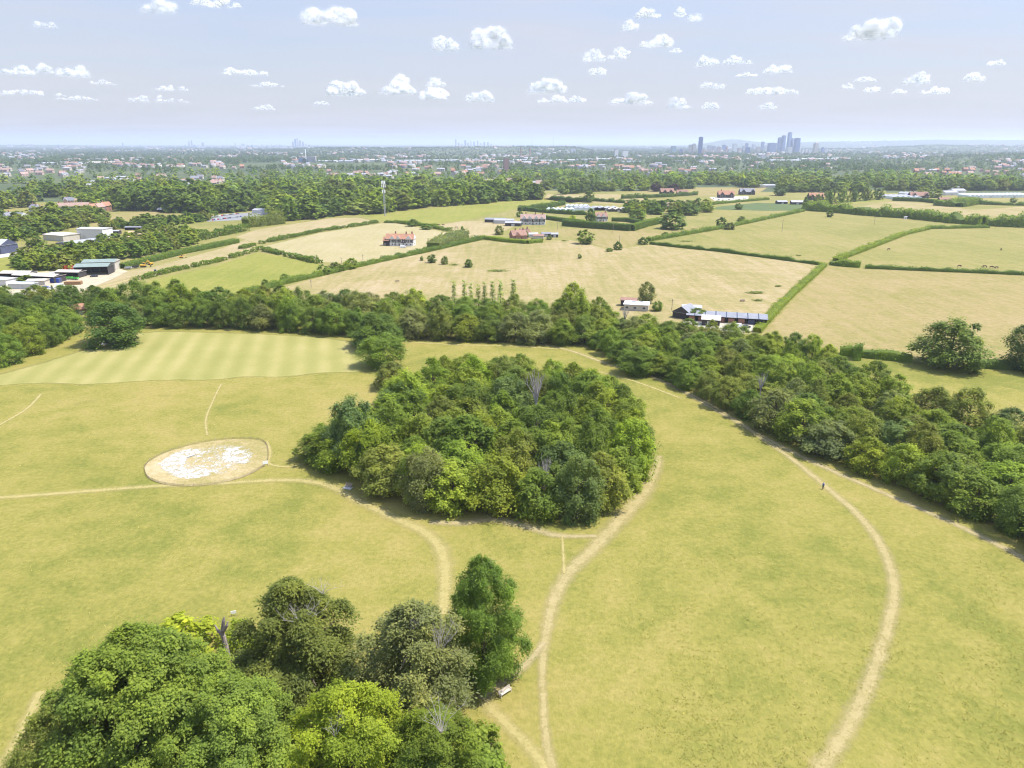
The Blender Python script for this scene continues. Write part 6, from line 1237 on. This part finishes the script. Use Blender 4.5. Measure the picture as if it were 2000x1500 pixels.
# rank weeds on the pastures and tall dry grass along the paths
r = np.random.default_rng(21); C, T_ = [], []
for px, py, wp, n in [(1475, 573, 34, 500), (970, 530, 40, 500), (888, 518, 20, 160), (1520, 560, 14, 100), (1103, 471, 14, 120), (1340, 472, 26, 260), (1560, 500, 10, 80), (1480, 588, 20, 140)]:
    a, b = P(px - wp / 2, py), P(px + wp / 2, py); L = (b - a).length; c_ = (a + b) / 2
    q = np.stack([r.normal(c_.x, L * .24, n), r.normal(c_.y, L * .10, n), r.uniform(.1, .9, n)], 1); C.append(q)
C = np.concatenate(C); v, q = leaf_quads(C, unit(r.normal(0, .6, C.shape) + np.array([0, -.2, .8])), unit(r.normal(0, 1, C.shape)), r.uniform(.2, .5, len(C)), r.uniform(.5, .9, len(C)))
o = link('weeds', np_mesh('weeds', v, q, (LEAF,), fattr=r.uniform(.1, .8, len(C)))); o.color = (*TONE['grey green'], 1); tag(o, 'rank green weed patches on the parched pastures', 'weeds', kind='stuff')
def tufts(n, region, hgt, cols, seed, thr, sc=.05):
    r = np.random.default_rng(seed); pts = []
    while len(pts) < n:
        px, py = r.uniform(*region[0]), r.uniform(*region[1]) 
        q = P(px, py); nz = mnoise.noise(Vector((q.x * sc, q.y * sc, seed)))
        if nz < thr + r.uniform(-.25, .25): continue
        pts.append((q.x, q.y))
    pts = np.array(pts); k = 3; B = np.repeat(pts, k, 0); n_ = len(B); a = r.uniform(0, 6.28, n_); h = hgt * r.uniform(.5, 1.3, n_); w_ = r.uniform(.03, .07, n_)
    x, y = B[:, 0] + r.normal(0, .16, n_), B[:, 1] + r.normal(0, .16, n_); dx, dy = np.cos(a) * w_, np.sin(a) * w_; lx, ly = r.normal(0, 1.0, n_) * h, r.normal(0, 1.0, n_) * h; z = np.zeros(n_)
    V = np.stack([np.stack([x - dx, y - dy, z], 1), np.stack([x + dx, y + dy, z], 1), np.stack([x + lx + dx * .3, y + ly + dy * .3, h], 1), np.stack([x + lx - dx * .3, y + ly - dy * .3, h], 1)], 1).reshape(-1, 3)
    return V, np.arange(4 * n_).reshape(n_, 4), np.array(cols)[r.integers(0, len(cols), n_)] * r.uniform(.8, 1.2, (n_, 1)), r.uniform(.3, .7, n_)
GC = [(.36, .32, .10), (.30, .28, .075), (.42, .35, .15), (.24, .25, .06), (.28, .27, .06)]
parts_ = [tufts(4500, ((-40, 2040), (980, 1520)), .14, GC, 1, .0), tufts(1500, ((-40, 2040), (760, 990)), .16, GC, 2, .02), tufts(2200, ((1250, 2000), (1080, 1500)), .17, GC, 5, .05, .09)]
off = 0; Vs, Qs, Cs, Ts = [], [], [], []
for v, q, c, tt in parts_: Vs.append(v); Qs.append(q + off); off += len(v); Cs.append(c); Ts.append(tt)
GRASS_M = leaf_mat('grass_blades', True, .35, .8)
o = link('grass', np_mesh('grass', np.concatenate(Vs), np.concatenate(Qs), (GRASS_M,), fattr=np.concatenate(Ts), cattr=np.concatenate(Cs))); tag(o, 'longer dry grass tufts scattered over the meadow', 'grass', kind='stuff')
# ------------------------------------------------------------------ fair weather clouds, 900 m and more up, 6 to 25 km away
t = NT('cloud'); lw = t.n('ShaderNodeLayerWeight', i_Blend=.5); oi = t.n('ShaderNodeObjectInfo'); sx = t.n('ShaderNodeSeparateColor'); t.l(oi.outputs['Color'], sx.inputs[0])
nz = t.noise(t.pos((1, 1, 1)), .006, 3, .55); nz2 = t.noise(t.pos(), .0035, 3, .6)
k = t.math('ADD', lw.outputs['Facing'], t.math('ADD', t.math('MULTIPLY', t.math('SUBTRACT', nz, .5), 1.1), t.math('MULTIPLY', t.math('SUBTRACT', nz2, .5), .9)))
so_ = t.n('ShaderNodeSeparateXYZ'); t.l(t.n('ShaderNodeTexCoord').outputs['Object'], so_.inputs[0]); zr = t.math('ADD', t.math('MULTIPLY', so_.outputs[2], sx.outputs[1]), t.math('MULTIPLY', t.math('SUBTRACT', nz2, .5), .5))
a = t.math('MULTIPLY', t.math('MULTIPLY', t.ramp(k, [(.0, 1.0), (.75, 0.0)]), t.ramp(zr, [(-.02 + .02, .25), (.32, 1.0)])), t.math('MULTIPLY', sx.outputs[0], t.n('ShaderNodeAttribute', attribute_name='shell').outputs['Fac']))
m1 = t.n('ShaderNodeBsdfPrincipled'); m1.inputs['Base Color'].default_value = (.93, .93, .94, 1); m1.inputs['Roughness'].default_value = 1; m1.inputs['Specular IOR Level'].default_value = 0
m1.inputs['Subsurface Weight'].default_value = 1; m1.inputs['Subsurface Radius'].default_value = (1, 1, 1); m1.inputs['Subsurface Scale'].default_value = 90
ms = t.n('ShaderNodeMixShader'); tr = t.n('ShaderNodeBsdfTransparent'); t.l(a, ms.inputs[0]); t.l(tr.outputs[0], ms.inputs[1]); t.l(m1.outputs[0], ms.inputs[2]); CLOUD = t.done(ms.outputs[0])
CLD = [(1700, 77, 94, 42, 1, 'largest dense white cloud, above and right of the city towers'), (642, 49, 118, 36, .95, 'long white cloud high on the left, flat based'), (960, 96, 88, 42, .95, 'tall white cloud high in the middle of the sky'), (872, 99, 50, 26, .8, 'low lobe of cloud joining the tall middle one on its left'), (313, 27, 66, 30, .6, 'faint cloud touching the top edge at the left'), (422, 13, 104, 18, .8, 'white cloud cut by the top edge at the left'),
 (90, 55, 46, 14, .4, 'faint small cloud near the upper left corner'), (480, 147, 115, 15, .5, 'thin long cloud streak on the left'), (675, 188, 82, 26, .8, 'white cloud left of the twin middle clouds above the horizon'), (778, 184, 64, 30, .95, 'bright puffy cloud above the centre left horizon'), (848, 195, 60, 24, .95, 'bright low cloud under a smaller one above the horizon'), (851, 169, 42, 17, .7, 'small cloud riding above a brighter low one'), (938, 200, 66, 20, .7, 'flat white cloud left of the sky centre near the horizon'),
 (38, 147, 60, 19, .6, 'cloud at the left edge, left of two alike'), (86, 144, 36, 16, .6, 'cloud near the left edge, right of two alike'), (146, 152, 62, 24, .6, 'ragged cloud on the left above a grey band'), (1263, 36, 46, 20, .8, 'small bright cloud high right of the middle'), (1229, 60, 32, 22, .6, 'small cloud below left of the bright high one'), (1327, 33, 20, 16, .5, 'tiny cloud high right of the middle'), (1355, 42, 34, 18, .35, 'faint wisp beside the tiny high cloud'),
 (1280, 94, 66, 26, .8, 'white cloud right of the sky centre with a torn left side'), (1320, 103, 24, 10, .5, 'scrap of cloud below the torn white one'), (1160, 121, 46, 22, .6, 'pale cloud, left of a pair near the sky centre'), (1207, 116, 40, 19, .7, 'pale cloud, right of a pair near the sky centre'), (1168, 147, 38, 14, .6, 'small flat cloud under the pale pair'), (1380, 130, 42, 20, .8, 'small bright cloud left of a long pale one'), (1440, 126, 64, 16, .5, 'long pale cloud above the flat bright pair'), (1460, 150, 54, 10, .7, 'flat narrow cloud, left of the flat pair'), (1518, 144, 58, 18, .7, 'flat bright cloud, right of the flat pair'),
 (1070, 183, 78, 28, .9, 'bright heaped cloud above the two masts'), (1080, 201, 70, 14, .6, 'flat cloud strip beneath the heaped cloud above the masts'), (1128, 200, 36, 12, .6, 'small flat cloud right of the strip above the masts'), (1235, 204, 94, 20, .8, 'long low white cloud between the masts and the towers'), (1325, 213, 46, 20, .6, 'small low cloud left above the tall blue tower'), (1386, 214, 36, 14, .6, 'tiny low cloud above the tower cluster'), (1390, 174, 58, 14, .45, 'faint cloud above the tower cluster'),
 (1510, 185, 118, 18, .8, 'long flat cloud above the tallest towers'), (1500, 214, 40, 12, .5, 'faint small cloud between the long flat one and the towers'), (1655, 174, 24, 13, .5, 'small faint cloud on the right, lowest of a slanting line'), (1690, 160, 48, 10, .5, 'thin cloud on the right above a small round one'), (1705, 181, 34, 12, .6, 'small round cloud on the right'), (1755, 183, 30, 10, .6, 'narrow cloud between two white ones on the right'), (1790, 165, 54, 24, .8, 'heaped white cloud on the right'), (1826, 184, 58, 14, .8, 'flat white cloud below the heaped one on the right'), (1900, 160, 38, 17, .7, 'small white cloud near the right edge'), (1945, 128, 36, 10, .5, 'thin cloud closest to the right edge')]
CLD += [(310, 200, 125, 13, .42, 'thin long wisp low on the left above the skyline'), (335, 178, 72, 11, .42, 'wisp above the thin long one low on the left'), (520, 170, 75, 10, .36, 'wisp between the streak and the low middle clouds'), (60, 187, 140, 11, .5, 'flat wisp low at the left edge'), (205, 166, 60, 10, .36, 'wisp right of the ragged cloud on the left'), (150, 196, 84, 10, .42, 'low wisp under the ragged cloud on the left'), (520, 216, 54, 11, .36, 'small low wisp above the tall skyline group'), (628, 206, 32, 9, .45, 'tiny slanting wisp left of the low middle clouds')]
rcl = random.Random(15)
def cloud_mesh(W, Hh, seed):
    r = random.Random(seed); bm = bmesh.new(); n = int(6 + 7 * min(3, W / max(Hh, 1)))
    for k in range(n):
        u = r.uniform(-1, 1); e = math.sqrt(max(0, 1 - u * u)); rad = Hh * r.uniform(.24, .5) * (.45 + .6 * e); z = r.uniform(0, 1) ** 1.6 * Hh * e * .8
        mt = Matrix.Translation((u * W * .42, r.uniform(-1, 1) * W * .16 * e, z)) @ Matrix.Diagonal((r.uniform(1.0, 1.6), r.uniform(1, 1.4), r.uniform(.7, 1), 1))
        bmesh.ops.create_icosphere(bm, subdivisions=3, radius=rad, matrix=mt)
    for v in bm.verts:
        q = v.co / Hh; d = mnoise.fractal(q * 2.6 + Vector((seed, 0, 0)), .8, 2.1, 3) * .13 + mnoise.fractal(q * 7 + Vector((0, seed, 0)), .8, 2.1, 3) * .03
        v.co += v.normal * d * Hh if v.normal.length else Vector()
        if v.co.z < 0: v.co.z *= .25
    me = bpy.data.meshes.new('cloud'); bm.to_mesh(me); bm.free(); me.materials.append(CLOUD); me.polygons.foreach_set('use_smooth', [True] * len(me.polygons)); return me
for k, (px, py, wp, hp, op, lb) in enumerate(CLD):
    b = P(px, py, 1150); s_ = mpp(b); me = cloud_mesh(wp * s_, hp * s_, k + 3)
    o = link('cloud', me); rm = o.modifiers.new('remesh', 'REMESH'); rm.mode = 'VOXEL'; rm.voxel_size = max(hp * s_ / 20, 3); sm = o.modifiers.new('soften', 'SMOOTH'); sm.factor = .5; sm.iterations = 10
    dg = bpy.context.evaluated_depsgraph_get(); ev = o.evaluated_get(dg); me2 = bpy.data.meshes.new_from_object(ev); nv = len(me2.vertices)
    co = np.empty(nv * 3, np.float32); me2.vertices.foreach_get('co', co); co = co.reshape(-1, 3); no = np.empty(nv * 3, np.float32); me2.vertices.foreach_get('normal', no); no = no.reshape(-1, 3)
    fq = [tuple(p_.vertices) for p_ in me2.polygons]; q4 = np.array([f for f in fq if len(f) == 4]); Hc = hp * s_
    # the fringe of a cloud thins outwards: four nested skins, the outer ones thin, the core dense
    Vc = np.concatenate([co + no * Hc * d_ for d_ in (.07, .02, -.04, -.10)]); Qc = np.concatenate([q4 + nv * j for j in range(4)]); mc = np_mesh('cloud', Vc, Qc, (CLOUD,), smooth=True)
    at_ = mc.attributes.new('shell', 'FLOAT', 'POINT'); at_.data.foreach_set('value', np.repeat(np.array([.28, .42, .6, .95], np.float32), nv))
    o.modifiers.clear(); o.data = mc; bpy.data.meshes.remove(me); bpy.data.meshes.remove(me2); o.location = b; o.rotation_euler = (0, 0, math.atan2(-b.x, b.y))
    o.color = ((op * .80) if op > .75 else op * .62, 1 / (hp * s_), 1, 1); tag(o, lb, 'cloud', 'small fair weather clouds')
# ------------------------------------------------------------------ everything green too small to single out
def flush_mass():
    o = link('distant_trees', np_mesh('distant_trees', np.concatenate(MASS_V), np.concatenate(MASS_Q), (LEAF_T,), fattr=np.concatenate(MASS_T), cattr=np.concatenate(MASS_C)))
    tag(o, 'far off trees and woodland blurring together towards the horizon', 'trees', kind='stuff')
    print('mass faces', sum(map(len, MASS_Q)))
flush_mass()
